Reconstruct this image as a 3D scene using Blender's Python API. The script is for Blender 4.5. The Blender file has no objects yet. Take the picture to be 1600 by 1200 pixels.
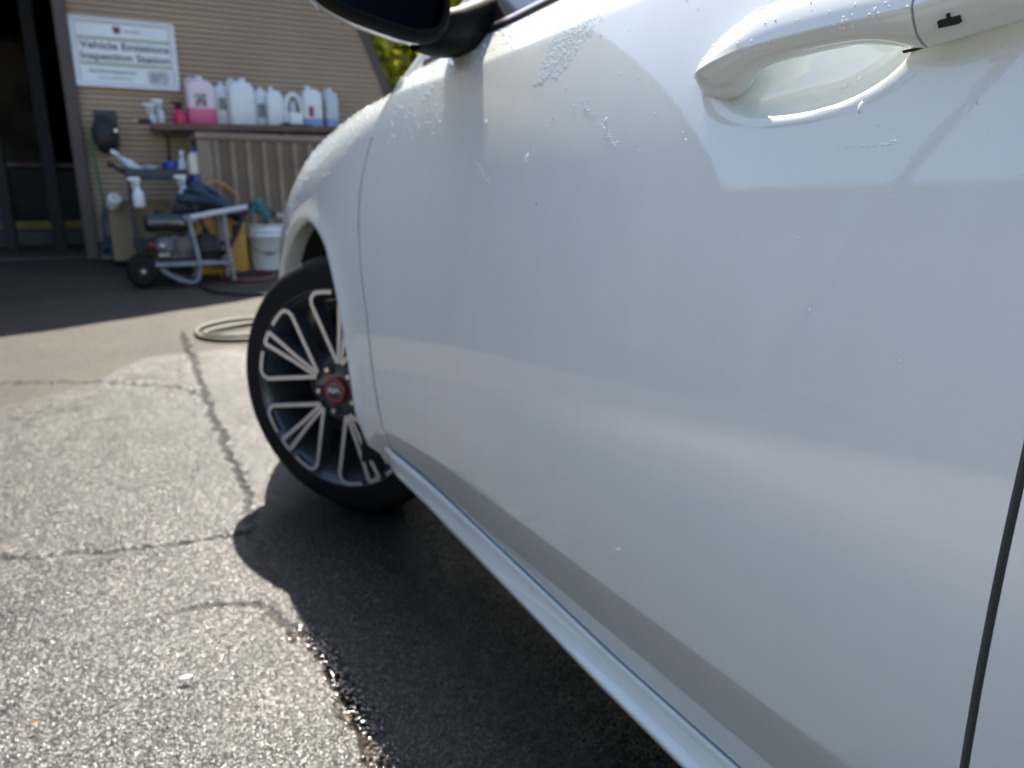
import bpy, math, random
import numpy as np
from mathutils import Vector, Matrix, Quaternion

# ---------------------------------------------------------------- camera, sky, sun, exposure
S = bpy.context.scene
COL = S.collection
R_ = math.radians

cam_d = bpy.data.cameras.new('camera')
cam = bpy.data.objects.new('camera', cam_d); COL.objects.link(cam)
cam_d.sensor_width = 36.0
cam_d.lens = 36.0 * 1150 / 1600
cam_d.clip_start = 0.01; cam_d.clip_end = 500
fwd = Vector((0.4440, 0.8652, -0.2333)).normalized(); upv = Vector((0.1140, 0.2030, 0.9720))
rgt = fwd.cross(upv).normalized(); upv = rgt.cross(fwd).normalized()
cam.matrix_world = Matrix.Translation((0, 0, 0.74)) @ Matrix((rgt, upv, -fwd)).transposed().to_4x4()
cam_d.dof.use_dof = True
cam_d.dof.focus_distance = 0.50
cam_d.dof.aperture_fstop = 7.2
S.camera = cam

SUN = Vector((0.26, 0.65, 1.0)).normalized()          # towards the sun
sun_el = math.asin(SUN.z); sun_az = math.atan2(SUN.x, SUN.y)
W = bpy.data.worlds.new('World'); S.world = W; W.use_nodes = True
nt = W.node_tree; nt.nodes.clear()
sky = nt.nodes.new('ShaderNodeTexSky'); sky.sky_type = 'NISHITA'; sky.sun_disc = False
sky.sun_elevation = sun_el; sky.sun_rotation = sun_az
sky.air_density = 1.0; sky.dust_density = 1.3; sky.ozone_density = 0.75
bg = nt.nodes.new('ShaderNodeBackground'); bg.inputs['Strength'].default_value = 0.11
wo = nt.nodes.new('ShaderNodeOutputWorld')
nt.links.new(sky.outputs[0], bg.inputs[0]); nt.links.new(bg.outputs[0], wo.inputs[0])

sl = bpy.data.lights.new('sun', 'SUN'); sl.energy = 5.0; sl.angle = R_(0.53); sl.color = (1.0, 0.915, 0.785)
so = bpy.data.objects.new('sun', sl); COL.objects.link(so)
so.rotation_euler = (-SUN).to_track_quat('-Z', 'Y').to_euler(); so.location = (3, 6, 12)

S.render.engine = 'CYCLES'
S.view_settings.view_transform = 'Standard'
S.view_settings.look = 'None'
S.view_settings.exposure = 1.64
S.view_settings.gamma = 1.0
S.cycles.use_denoising = True
S.cycles.max_bounces = 8
S.cycles.caustics_reflective = False; S.cycles.caustics_refractive = False
S.cycles.sample_clamp_indirect = 4.0

rnd = random.Random(7)
nrs = np.random.RandomState(11)

# ---------------------------------------------------------------- materials
def principled(name, col, rough=0.5, metal=0.0, spec=0.5, coat=0.0, coat_rough=0.03):
    m = bpy.data.materials.new(name); m.use_nodes = True
    b = m.node_tree.nodes['Principled BSDF']
    b.inputs['Base Color'].default_value = (*col, 1)
    b.inputs['Roughness'].default_value = rough
    b.inputs['Metallic'].default_value = metal
    b.inputs['Specular IOR Level'].default_value = spec
    b.inputs['Coat Weight'].default_value = coat
    b.inputs['Coat Roughness'].default_value = coat_rough
    return m

def N(m, t): return m.node_tree.nodes.new(t)
def L(m, a, b): m.node_tree.links.new(a, b)

def noisy(name, c1, c2, scale=8.0, rough=(0.5, 0.7), bump=0.0, bscale=60.0, metal=0.0, spec=0.5, detail=6.0, stretch=None, lo=.35, hi=.65, coat=0.0):
    m = principled(name, c1, rough[0], metal, spec, coat)
    b = m.node_tree.nodes['Principled BSDF']
    tc = N(m, 'ShaderNodeTexCoord'); src = tc.outputs['Object']
    if stretch:
        mp = N(m, 'ShaderNodeMapping'); mp.inputs['Scale'].default_value = stretch
        L(m, src, mp.inputs[0]); src = mp.outputs[0]
    n = N(m, 'ShaderNodeTexNoise'); n.inputs['Scale'].default_value = scale; n.inputs['Detail'].default_value = detail
    L(m, src, n.inputs['Vector'])
    r = N(m, 'ShaderNodeMapRange'); r.inputs['From Min'].default_value = lo; r.inputs['From Max'].default_value = hi
    L(m, n.outputs['Fac'], r.inputs['Value'])
    mix = N(m, 'ShaderNodeMix'); mix.data_type = 'RGBA'
    mix.inputs['A'].default_value = (*c1, 1); mix.inputs['B'].default_value = (*c2, 1)
    L(m, r.outputs[0], mix.inputs['Factor']); L(m, mix.outputs['Result'], b.inputs['Base Color'])
    r2 = N(m, 'ShaderNodeMapRange'); r2.inputs['To Min'].default_value = rough[0]; r2.inputs['To Max'].default_value = rough[1]
    L(m, r.outputs[0], r2.inputs['Value']); L(m, r2.outputs[0], b.inputs['Roughness'])
    if bump:
        n2 = N(m, 'ShaderNodeTexNoise'); n2.inputs['Scale'].default_value = bscale; n2.inputs['Detail'].default_value = 4
        L(m, src, n2.inputs['Vector'])
        bp = N(m, 'ShaderNodeBump'); bp.inputs['Strength'].default_value = bump; bp.inputs['Distance'].default_value = 0.004
        L(m, n2.outputs['Fac'], bp.inputs['Height']); L(m, bp.outputs[0], b.inputs['Normal'])
    return m

def car_paint():
    m = principled('white_car_paint', (0.74, 0.755, 0.76), 0.42, 0, 0.4, 1.0, 0.025)
    b = m.node_tree.nodes['Principled BSDF']; b.inputs['Coat IOR'].default_value = 1.62
    tc = N(m, 'ShaderNodeTexCoord')
    # dried water film and road dust: soft vertical runs and small specks
    mp = N(m, 'ShaderNodeMapping'); mp.inputs['Scale'].default_value = (9, 9, 1.3); L(m, tc.outputs['Object'], mp.inputs[0])
    n = N(m, 'ShaderNodeTexNoise'); n.inputs['Scale'].default_value = 2.2; n.inputs['Detail'].default_value = 5; L(m, mp.outputs[0], n.inputs['Vector'])
    r = N(m, 'ShaderNodeMapRange'); r.inputs['From Min'].default_value = .35; r.inputs['From Max'].default_value = .75
    r.inputs['To Min'].default_value = 0.008; r.inputs['To Max'].default_value = 0.035
    L(m, n.outputs['Fac'], r.inputs['Value']); L(m, r.outputs[0], b.inputs['Coat Roughness'])
    mix = N(m, 'ShaderNodeMix'); mix.data_type = 'RGBA'
    mix.inputs['A'].default_value = (0.732, 0.776, 0.740, 1); mix.inputs['B'].default_value = (0.68, 0.714, 0.682, 1)
    L(m, n.outputs['Fac'], mix.inputs['Factor'])
    v = N(m, 'ShaderNodeTexVoronoi'); v.inputs['Scale'].default_value = 26; L(m, tc.outputs['Object'], v.inputs['Vector'])
    g = N(m, 'ShaderNodeMapRange'); g.inputs['From Min'].default_value = 0.028; g.inputs['From Max'].default_value = 0.04
    g.inputs['To Min'].default_value = 1; g.inputs['To Max'].default_value = 0; L(m, v.outputs['Distance'], g.inputs['Value'])
    v2 = N(m, 'ShaderNodeMath'); v2.operation = 'GREATER_THAN'; v2.inputs[1].default_value = 0.86
    sc = N(m, 'ShaderNodeSeparateColor'); L(m, v.outputs['Color'], sc.inputs[0]); L(m, sc.outputs[0], v2.inputs[0])
    mu = N(m, 'ShaderNodeMath'); mu.operation = 'MULTIPLY'; L(m, g.outputs[0], mu.inputs[0]); L(m, v2.outputs[0], mu.inputs[1])
    mix2 = N(m, 'ShaderNodeMix'); mix2.data_type = 'RGBA'; mix2.inputs['B'].default_value = (0.22, 0.2, 0.17, 1)
    L(m, mu.outputs[0], mix2.inputs['Factor']); L(m, mix.outputs['Result'], mix2.inputs['A']); L(m, mix2.outputs['Result'], b.inputs['Base Color'])
    # clear-coat orange peel
    n3 = N(m, 'ShaderNodeTexNoise'); n3.inputs['Scale'].default_value = 160; n3.inputs['Detail'].default_value = 1; L(m, tc.outputs['Object'], n3.inputs['Vector'])
    bp = N(m, 'ShaderNodeBump'); bp.inputs['Strength'].default_value = 0.012; bp.inputs['Distance'].default_value = 0.002
    L(m, n3.outputs['Fac'], bp.inputs['Height']); L(m, bp.outputs[0], b.inputs['Coat Normal'])
    return m

def asphalt():
    m = principled('asphalt', (0.07, 0.066, 0.06), 0.85)
    b = m.node_tree.nodes['Principled BSDF']
    tc = N(m, 'ShaderNodeTexCoord'); P = tc.outputs['Object']
    def noise(s, d=5):
        n = N(m, 'ShaderNodeTexNoise'); n.inputs['Scale'].default_value = s; n.inputs['Detail'].default_value = d; L(m, P, n.inputs['Vector']); return n.outputs['Fac']
    def rng(v, a, c, lo=0., hi=1.):
        r = N(m, 'ShaderNodeMapRange'); r.inputs['From Min'].default_value = a; r.inputs['From Max'].default_value = c
        r.inputs['To Min'].default_value = lo; r.inputs['To Max'].default_value = hi; L(m, v, r.inputs['Value']); return r.outputs[0]
    def mixc(f, a, c):
        x = N(m, 'ShaderNodeMix'); x.data_type = 'RGBA'
        if isinstance(f, float): x.inputs['Factor'].default_value = f
        else: L(m, f, x.inputs['Factor'])
        for k, q in (('A', a), ('B', c)):
            if isinstance(q, tuple): x.inputs[k].default_value = (*q, 1)
            else: L(m, q, x.inputs[k])
        return x.outputs['Result']
    def mixf(f, a, c):
        x = N(m, 'ShaderNodeMix'); L(m, f, x.inputs['Factor'])
        for k, q in (('A', a), ('B', c)):
            if isinstance(q, float): x.inputs[k].default_value = q
            else: L(m, q, x.inputs[k])
        return x.outputs['Result']
    at = N(m, 'ShaderNodeAttribute'); at.attribute_name = 'mask'     # r wet, g crack, b puddle bed, alpha pale bounce ground
    sp = N(m, 'ShaderNodeSeparateColor'); L(m, at.outputs['Color'], sp.inputs[0])
    wet, crack, bed = sp.outputs[0], sp.outputs[1], sp.outputs[2]
    v = N(m, 'ShaderNodeTexVoronoi'); v.inputs['Scale'].default_value = 370; L(m, P, v.inputs['Vector'])
    v2 = N(m, 'ShaderNodeTexVoronoi'); v2.inputs['Scale'].default_value = 640; L(m, P, v2.inputs['Vector'])
    svc = N(m, 'ShaderNodeSeparateColor'); L(m, v.outputs['Color'], svc.inputs[0])
    dry = mixc(rng(noise(2.3), .38, .66), (0.040, 0.033, 0.026), (0.028, 0.025, 0.021))
    dry = mixc(rng(noise(28), .5, .75), dry, (0.055, 0.047, 0.037))
    stone = mixc(rng(svc.outputs[0], .35, 1.15), (0.002, 0.002, 0.002), (0.016, 0.015, 0.014))
    wetc = mixc(rng(noise(5), .35, .7), stone, (0.006, 0.006, 0.006))
    col = mixc(wet, dry, wetc)
    col = mixc(rng(crack, 0., 1., 0., .93), col, (0.012, 0.011, 0.010))
    col = mixc(rng(bed, 0., 1., 0., .95), col, (0.030, 0.020, 0.011))
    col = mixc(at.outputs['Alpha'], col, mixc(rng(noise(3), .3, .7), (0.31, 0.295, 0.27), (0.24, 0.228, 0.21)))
    L(m, col, b.inputs['Base Color'])
    wr = mixf(rng(svc.outputs[1], 0., 1.), rng(noise(14), .3, .7, .24, .32), rng(noise(14), .3, .7, .42, .58))
    L(m, mixf(crack, mixf(wet, .68, wr), .9), b.inputs['Roughness'])
    sl_ = rng(svc.outputs[2], .15, 1., .30, .86); L(m, mixf(wet, .28, sl_), b.inputs['Specular IOR Level'])
    hs = N(m, 'ShaderNodeMath'); hs.operation = 'MULTIPLY_ADD'; hs.inputs[1].default_value = .45
    L(m, v2.outputs['Distance'], hs.inputs[0]); L(m, v.outputs['Distance'], hs.inputs[2])
    bp = N(m, 'ShaderNodeBump'); bp.invert = True; bp.inputs['Strength'].default_value = .5; bp.inputs['Distance'].default_value = .0018
    L(m, hs.outputs[0], bp.inputs['Height'])
    sb = N(m, 'ShaderNodeVectorMath'); sb.operation = 'SUBTRACT'; sb.inputs[1].default_value = (.5, .5, .5); L(m, v.outputs['Color'], sb.inputs[0])
    s2 = N(m, 'ShaderNodeVectorMath'); s2.operation = 'SCALE'; s2.inputs['Scale'].default_value = .60; L(m, sb.outputs[0], s2.inputs[0])
    ad = N(m, 'ShaderNodeVectorMath'); ad.operation = 'ADD'; L(m, bp.outputs[0], ad.inputs[0]); L(m, s2.outputs[0], ad.inputs[1])
    nm = N(m, 'ShaderNodeVectorMath'); nm.operation = 'NORMALIZE'; L(m, ad.outputs[0], nm.inputs[0]); L(m, nm.outputs[0], b.inputs['Normal'])
    return m

def clear_water(name, tint=(1, 1, 1), rough=0.02):
    m = bpy.data.materials.new(name); m.use_nodes = True; t = m.node_tree; t.nodes.clear()
    o = t.nodes.new('ShaderNodeOutputMaterial'); mx = t.nodes.new('ShaderNodeMixShader')
    tr = t.nodes.new('ShaderNodeBsdfTransparent'); tr.inputs[0].default_value = (*tint, 1)
    gl = t.nodes.new('ShaderNodeBsdfGlossy'); gl.inputs['Roughness'].default_value = rough
    fr = t.nodes.new('ShaderNodeFresnel'); fr.inputs[0].default_value = 1.33
    t.links.new(fr.outputs[0], mx.inputs[0]); t.links.new(tr.outputs[0], mx.inputs[1]); t.links.new(gl.outputs[0], mx.inputs[2])
    t.links.new(mx.outputs[0], o.inputs[0])
    return m

def glass(name, tint):
    m = clear_water(name, tint, 0.0)
    m.node_tree.nodes['Fresnel'].inputs[0].default_value = 1.3
    return m

PAINT = car_paint()
ASPH = asphalt()
WATER = clear_water('water', (0.97, 0.98, 1.0), 0.03)
BEAD = principled('water_bead', (0.73, 0.775, 0.765), 0.10, 0, 0.6)
GLASS = glass('tinted_glass', (0.03, 0.034, 0.036))
BLACKPL = noisy('black_plastic', (0.006, 0.006, 0.0065), (0.010, 0.010, 0.011), 30, (0.35, 0.5), spec=.35)
MATTEBLK = principled('matte_black', (.004, .004, .0045), .6, 0, .1)
GLOSSBLK = principled('gloss_black', (0.008, 0.008, 0.009), 0.12, 0, 0.5, 0.6)
SEAL = principled('rubber_seal', (0.012, 0.012, 0.012), 0.75)
CHROME = principled('satin_chrome', (0.55, 0.50, 0.45), 0.28, 1.0)
MIRRORG = principled('mirror_glass', (0.035, 0.042, 0.055), 0.02, 1.0)
RUBBER = noisy('tyre_rubber', (0.005, 0.005, 0.0055), (0.010, 0.010, 0.011), 14, (0.55, 0.7), 0.2, 200, spec=.15)
RIMDARK = noisy('dark_wheel_paint', (0.030, 0.033, 0.038), (0.045, 0.048, 0.052), 20, (0.28, 0.4), coat=.4)
RIMFACE = noisy('machined_alloy', (0.54, 0.51, 0.495), (0.46, 0.435, 0.42), 60, (0.32, 0.42), metal=.55, stretch=(1, 1, 8))
RED = principled('red_paint', (0.20, 0.009, 0.016), 0.4, 0, .5, .4)
STEEL = noisy('brake_steel', (0.10, 0.10, 0.105), (0.16, 0.155, 0.15), 30, (0.35, 0.5), metal=.8)
WHITEM = principled('white_emblem', (0.75, 0.75, 0.75), 0.3)
SIDING = noisy('tan_siding', (0.42, 0.30, 0.19), (0.32, 0.232, 0.155), 1.1, (0.55, 0.7), 0.08, 30, lo=.3, hi=.7)
BROWN = noisy('brown_steel', (0.055, 0.038, 0.032), (0.08, 0.055, 0.045), 6, (0.55, 0.7))
ROOFM = noisy('galvanised_roof', (0.32, 0.31, 0.29), (0.24, 0.225, 0.20), 2, (0.45, 0.6), metal=.3)
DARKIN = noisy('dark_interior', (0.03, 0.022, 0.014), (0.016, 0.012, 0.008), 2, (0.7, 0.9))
CONC = noisy('shop_floor', (0.075, 0.07, 0.062), (0.05, 0.048, 0.044), 2, (0.5, 0.8))
WOOD = noisy('shelf_wood', (0.14, 0.075, 0.055), (0.09, 0.055, 0.04), 6, (0.6, 0.8), 0.2, 30, stretch=(1, 8, 8))
SIGNW = noisy('sign_white', (0.72, 0.74, 0.76), (0.66, 0.68, 0.69), 3, (0.35, 0.5))
OLIVE = principled('sign_olive', (0.34, 0.34, 0.22), 0.5)
INK = principled('sign_ink', (0.085, 0.06, 0.095), 0.5)
INKG = principled('sign_grey_ink', (0.14, 0.15, 0.17), 0.5)
MAROON = principled('sign_maroon', (0.20, 0.03, 0.05), 0.5)
HDPE = noisy('milky_plastic', (0.66, 0.68, 0.69), (0.60, 0.62, 0.62), 6, (0.3, 0.45))
HDPE2 = noisy('clear_plastic', (0.48, 0.52, 0.54), (0.40, 0.44, 0.46), 12, (0.2, 0.35))
PINK = noisy('pink_fluid', (0.62, 0.10, 0.24), (0.55, 0.08, 0.20), 5, (0.3, 0.4))
PINKT = noisy('pink_tinted_plastic', (0.66, 0.52, 0.56), (0.62, 0.48, 0.53), 5, (0.3, 0.4))
CRIMSON = principled('crimson_fluid', (0.50, 0.01, 0.06), 0.3)
LABELP = noisy('label_print', (0.55, 0.42, 0.42), (0.08, 0.06, 0.06), 35, (0.4, 0.5), lo=.42, hi=.55)
LABELG = noisy('grey_label', (0.22, 0.22, 0.26), (0.12, 0.12, 0.15), 30, (0.4, 0.5))
BLUE = noisy('blue_plastic', (0.012, 0.035, 0.30), (0.01, 0.025, 0.2), 10, (0.3, 0.45))
SKYBLUE = principled('pale_blue_print', (0.16, 0.24, 0.45), 0.4)
CREAM = noisy('cream_plastic', (0.62, 0.58, 0.45), (0.55, 0.5, 0.38), 8, (0.4, 0.5))
ACBEIGE = noisy('beige_cabinet_paint', (0.22, 0.165, 0.12), (0.18, 0.135, 0.1), 4, (0.5, 0.65))
ACDARK = noisy('cabinet_louvre_paint', (0.17, 0.13, 0.095), (0.15, 0.11, 0.08), 4, (0.6, 0.75))
CARTM = noisy('cart_steel', (0.012, 0.016, 0.026), (0.02, 0.024, 0.034), 10, (0.45, 0.6))
CARD = noisy('cardboard', (0.26, 0.20, 0.115), (0.21, 0.16, 0.09), 5, (0.8, 0.9))
GREYTUBE = noisy('grey_frame_paint', (0.20, 0.215, 0.24), (0.15, 0.16, 0.18), 15, (0.35, 0.5), metal=.3)
ENGINE = noisy('cast_engine', (0.16, 0.16, 0.16), (0.06, 0.06, 0.06), 25, (0.4, 0.6), metal=.5)
YELLOW = noisy('yellow_plastic', (0.46, 0.235, 0.02), (0.36, 0.18, 0.015), 6, (0.4, 0.55))
ORANGE = principled('orange_hose', (0.42, 0.15, 0.02), 0.5)
TEAL = noisy('teal_glove_fabric', (0.02, 0.13, 0.14), (0.015, 0.08, 0.09), 25, (0.7, 0.9))
HOSEG = principled('green_hose', (0.02, 0.11, 0.045), 0.45)
HOSEY = principled('olive_hose', (0.065, 0.06, 0.03), 0.55)
HOSEB = principled('blue_black_hose', (0.012, 0.035, 0.06), 0.5)
HOSER = principled('red_hose', (0.12, 0.035, 0.03), 0.55)
BARK = noisy('bark', (0.09, 0.065, 0.045), (0.05, 0.038, 0.028), 10, (0.85, 0.95), 0.5, 30)
LEAF = noisy('leaf', (0.26, 0.25, 0.015), (0.13, 0.16, 0.015), 1.2, (0.45, 0.6))
SHEDM = noisy('weathered_board', (0.13, 0.125, 0.115), (0.10, 0.095, 0.085), 2, (0.7, 0.85))
YELLOWP = noisy('yellow_line_paint', (0.20, 0.14, 0.01), (0.13, 0.09, 0.01), 4, (0.5, 0.6))
for mm in (LEAF,):
    b = mm.node_tree.nodes['Principled BSDF']
    t = N(mm, 'ShaderNodeBsdfTranslucent'); t.inputs[0].default_value = (0.50, 0.50, 0.025, 1)
    x = N(mm, 'ShaderNodeMixShader'); x.inputs[0].default_value = .5
    o = mm.node_tree.nodes['Material Output']
    L(mm, b.outputs[0], x.inputs[1]); L(mm, t.outputs[0], x.inputs[2]); L(mm, x.outputs[0], o.inputs[0])

# ---------------------------------------------------------------- mesh helpers
class MB:
    """collects world-space geometry; build() links it as one object"""
    def __init__(s): s.v = []; s.f = []; s.s = []; s.mi = []
    def add(s, verts, faces, smooth=False, mi=0):
        o = len(s.v); s.v.extend([tuple(map(float, q)) for q in verts])
        for f in faces: s.f.append(tuple(o + i for i in f)); s.s.append(smooth); s.mi.append(mi)
        return s
    def box(s, c, d, rot=None, mi=0, ch=0.0):
        hx, hy, hz = d[0] / 2, d[1] / 2, d[2] / 2
        if ch <= 0:
            vs = [(x, y, z) for x in (-hx, hx) for y in (-hy, hy) for z in (-hz, hz)]
            fs = [(0, 1, 3, 2), (4, 6, 7, 5), (0, 4, 5, 1), (2, 3, 7, 6), (0, 2, 6, 4), (1, 5, 7, 3)]
        else:
            vs = []; idx = {}
            for ax in range(3):
                for sx in (-1, 1):
                    for sy in (-1, 1):
                        for sz in (-1, 1):
                            g = [hx - ch, hy - ch, hz - ch]; g[ax] += ch
                            idx[(ax, sx, sy, sz)] = len(vs); vs.append((sx * g[0], sy * g[1], sz * g[2]))
            fs = []
            cyc = [(-1, -1), (1, -1), (1, 1), (-1, 1)]
            def key(ax, sg, a, b2):
                q = [0, 0, 0]; q[ax] = sg; o1, o2 = [k for k in range(3) if k != ax]; q[o1] = a; q[o2] = b2; return tuple(q)
            for ax in range(3):
                for sg in (-1, 1): fs.append([idx[(ax, *key(ax, sg, a, b2))] for a, b2 in cyc])
            for a1 in range(3):
                for a2 in range(a1 + 1, 3):
                    a3 = 3 - a1 - a2
                    for s1 in (-1, 1):
                        for s2 in (-1, 1):
                            def k(t):
                                q = [0, 0, 0]; q[a1] = s1; q[a2] = s2; q[a3] = t; return tuple(q)
                            fs.append([idx[(a1, *k(-1))], idx[(a1, *k(1))], idx[(a2, *k(1))], idx[(a2, *k(-1))]])
            for sx in (-1, 1):
                for sy in (-1, 1):
                    for sz in (-1, 1): fs.append([idx[(0, sx, sy, sz)], idx[(1, sx, sy, sz)], idx[(2, sx, sy, sz)]])
        M = rot if rot is not None else Matrix.Identity(3)
        vs = [M @ Vector(q) + Vector(c) for q in vs]
        return s.add(vs, fs, False, mi)
    def tube(s, pts, r, n=10, cap=True, mi=0, closed=False):
        pts = [Vector(p) for p in pts]; m = len(pts)
        rr = r if hasattr(r, '__len__') else [r] * m
        vs = []; prev = None
        for i, p in enumerate(pts):
            if closed: t = pts[(i + 1) % m] - pts[i - 1]
            else: t = pts[min(i + 1, m - 1)] - pts[max(i - 1, 0)]
            t.normalize()
            if prev is None:
                a = Vector((0, 0, 1)) if abs(t.z) < .9 else Vector((1, 0, 0))
                u = t.cross(a).normalized()
            else:
                u = (prev - t * prev.dot(t)).normalized()
            prev = u; w = t.cross(u)
            for k in range(n):
                a = 2 * math.pi * k / n; vs.append(p + (u * math.cos(a) + w * math.sin(a)) * rr[i])
        fs = []
        for i in range(m if closed else m - 1):
            j = (i + 1) % m
            for k in range(n): fs.append((i * n + k, i * n + (k + 1) % n, j * n + (k + 1) % n, j * n + k))
        s.add(vs, fs, True, mi)
        if cap and not closed:
            s.add(vs[:n], [tuple(range(n))[::-1]], False, mi); s.add(vs[-n:], [tuple(range(n))], False, mi)
        return s
    def cyl(s, p0, p1, r0, r1=None, n=20, mi=0):
        return s.tube([p0, p1], [r0, r1 if r1 is not None else r0], n, True, mi)
    def lathe(s, prof, c, axis=(0, 0, 1), n=28, mi=0, smooth=True, sx=1.0, sy=1.0, close=False):
        """prof: (radius, height) pairs along axis; sx, sy squash the section"""
        ax = Vector(axis).normalized()
        a = Vector((1, 0, 0)) if abs(ax.x) < .9 else Vector((0, 1, 0))
        u = (a - ax * a.dot(ax)).normalized(); w = ax.cross(u); c = Vector(c); vs = []
        for r, h in prof:
            for k in range(n):
                t = 2 * math.pi * k / n; vs.append(c + ax * h + u * (r * math.cos(t) * sx) + w * (r * math.sin(t) * sy))
        fs = []; m = len(prof)
        for i in range(m if close else m - 1):
            j = (i + 1) % m
            for k in range(n): fs.append((i * n + k, i * n + (k + 1) % n, j * n + (k + 1) % n, j * n + k))
        return s.add(vs, fs, smooth, mi)
    def rbox(s, c, w, d, h, r=.02, n=5, top=None, mi=0, rz=0.0):
        """upright container with rounded vertical edges; top: list of (scale, height fraction)"""
        prof = top or [(0.94, 0), (1, .03), (1, .9), (.93, .97), (.8, 1)]
        ring = []
        for qx, qy, a0 in ((1, 1, 0), (-1, 1, 90), (-1, -1, 180), (1, -1, 270)):
            for k in range(n):
                a = R_(a0 + 90 * k / (n - 1)); ring.append((qx * (w / 2 - r) + r * math.cos(a), qy * (d / 2 - r) + r * math.sin(a)))
        m = len(ring); vs = []; cr, sr = math.cos(rz), math.sin(rz)
        for sc, hf in prof:
            for x, y in ring:
                x2, y2 = x * sc, y * sc
                vs.append((c[0] + x2 * cr - y2 * sr, c[1] + x2 * sr + y2 * cr, c[2] + hf * h))
        fs = []
        for i in range(len(prof) - 1):
            for k in range(m): fs.append((i * m + k, i * m + (k + 1) % m, (i + 1) * m + (k + 1) % m, (i + 1) * m + k))
        s.add(vs, fs, True, mi)
        s.add(vs[:m], [tuple(range(m))[::-1]], False, mi); s.add(vs[-m:], [tuple(range(m))], False, mi)
        return s
    def sphere(s, c, r, sq=(1, 1, 1), n=12, m=8, mi=0):
        vs = []; fs = []
        for i in range(m + 1):
            p = math.pi * i / m
            for k in range(n):
                t = 2 * math.pi * k / n
                vs.append((c[0] + r * sq[0] * math.sin(p) * math.cos(t), c[1] + r * sq[1] * math.sin(p) * math.sin(t), c[2] + r * sq[2] * math.cos(p)))
        for i in range(m):
            for k in range(n): fs.append((i * n + k, (i + 1) * n + k, (i + 1) * n + (k + 1) % n, i * n + (k + 1) % n))
        return s.add(vs, fs, True, mi)
    def grid(s, G, smooth=True, mi=0, flip=False, wrap=False):
        """G: array (nu, nv, 3)"""
        nu, nv = len(G), len(G[0]); vs = [tuple(q) for row in G for q in row]; fs = []
        for i in range(nu - 1):
            for j in range(nv - 1 if not wrap else nv):
                j2 = (j + 1) % nv
                f = (i * nv + j, (i + 1) * nv + j, (i + 1) * nv + j2, i * nv + j2)
                fs.append(f[::-1] if flip else f)
        return s.add(vs, fs, smooth, mi)
    def quadstrip(s, A, B, smooth=False, mi=0):
        return s.grid([list(A), list(B)], smooth, mi)
    def build(s, name, mats, parent=None, base=None):
        me = bpy.data.meshes.new(name)
        if base is None: base = tuple(parent['_base']) if parent is not None else (0, 0, 0)
        V = np.array(s.v, dtype=float).reshape(-1, 3) - np.array(base)
        me.from_pydata(V.tolist(), [], s.f)
        mats = mats if isinstance(mats, (list, tuple)) else [mats]
        for m in mats: me.materials.append(m)
        me.polygons.foreach_set('use_smooth', s.s); me.polygons.foreach_set('material_index', s.mi)
        me.update()
        o = bpy.data.objects.new(name, me); COL.objects.link(o)
        if parent is not None: o.parent = parent
        else: o.location = base
        o['_base'] = list(base)
        return o

def tag(o, label=None, cat=None, group=None, kind=None):
    if label: o['label'] = label
    if cat: o['category'] = cat
    if group: o['group'] = group
    if kind: o['kind'] = kind
    return o

def thing(name, loc, label, cat, group=None):
    o = bpy.data.objects.new(name, None); COL.objects.link(o); o.location = loc; o['_base'] = list(loc)
    o.empty_display_size = .1
    return tag(o, label, cat, group)

def copy_tree(o, parent=None):
    c = o.copy(); COL.objects.link(c)
    if parent is not None: c.parent = parent
    for ch in o.children: copy_tree(ch, c)
    return c

def text_mesh(body, size, bold=0.0, font_shear=0.0):
    cu = bpy.data.curves.new('lettering', 'FONT'); cu.body = body; cu.size = size; cu.extrude = 0.0012; cu.offset = bold; cu.shear = font_shear
    o = bpy.data.objects.new('lettering', cu); COL.objects.link(o)
    dg = bpy.context.evaluated_depsgraph_get(); dg.update()
    me = bpy.data.meshes.new_from_object(o.evaluated_get(dg))
    vs = [tuple(v.co) for v in me.vertices]; fs = [tuple(p.vertices) for p in me.polygons]
    bpy.data.objects.remove(o); bpy.data.meshes.remove(me); bpy.data.curves.remove(cu)
    return vs, fs

def bez(pts, n=24):
    """smooth curve through points (Catmull-Rom)"""
    P = [Vector(p) for p in pts]; P = [P[0] * 2 - P[1]] + P + [P[-1] * 2 - P[-2]]; out = []
    segs = len(P) - 3
    for i in range(segs):
        k = max(2, n // segs)
        for j in range(k):
            t = j / k; a, b, c, d = P[i:i + 4]
            out.append(0.5 * ((2 * b) + (c - a) * t + (2 * a - 5 * b + 4 * c - d) * t * t + (3 * b - a - 3 * c + d) * t ** 3))
    out.append(P[-2]); return out

# ---------------------------------------------------------------- ground
def gz(y):
    y = np.asarray(y, float)
    a = .085 * (np.sqrt((y - 3.6) ** 2 + .16) + (y - 3.6)) / 2
    return np.minimum(a, .335 + 0 * y)

def vnoise(x, y, s, seed):
    r = np.random.RandomState(seed); T = r.rand(256, 256)
    u, v = x * s, y * s; i, j = np.floor(u).astype(int), np.floor(v).astype(int); f, g = u - i, v - j
    f = f * f * (3 - 2 * f); g = g * g * (3 - 2 * g)
    t = lambda a, b: T[a % 256, b % 256]
    return (t(i, j) * (1 - f) + t(i + 1, j) * f) * (1 - g) + (t(i, j + 1) * (1 - f) + t(i + 1, j + 1) * f) * g

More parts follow.
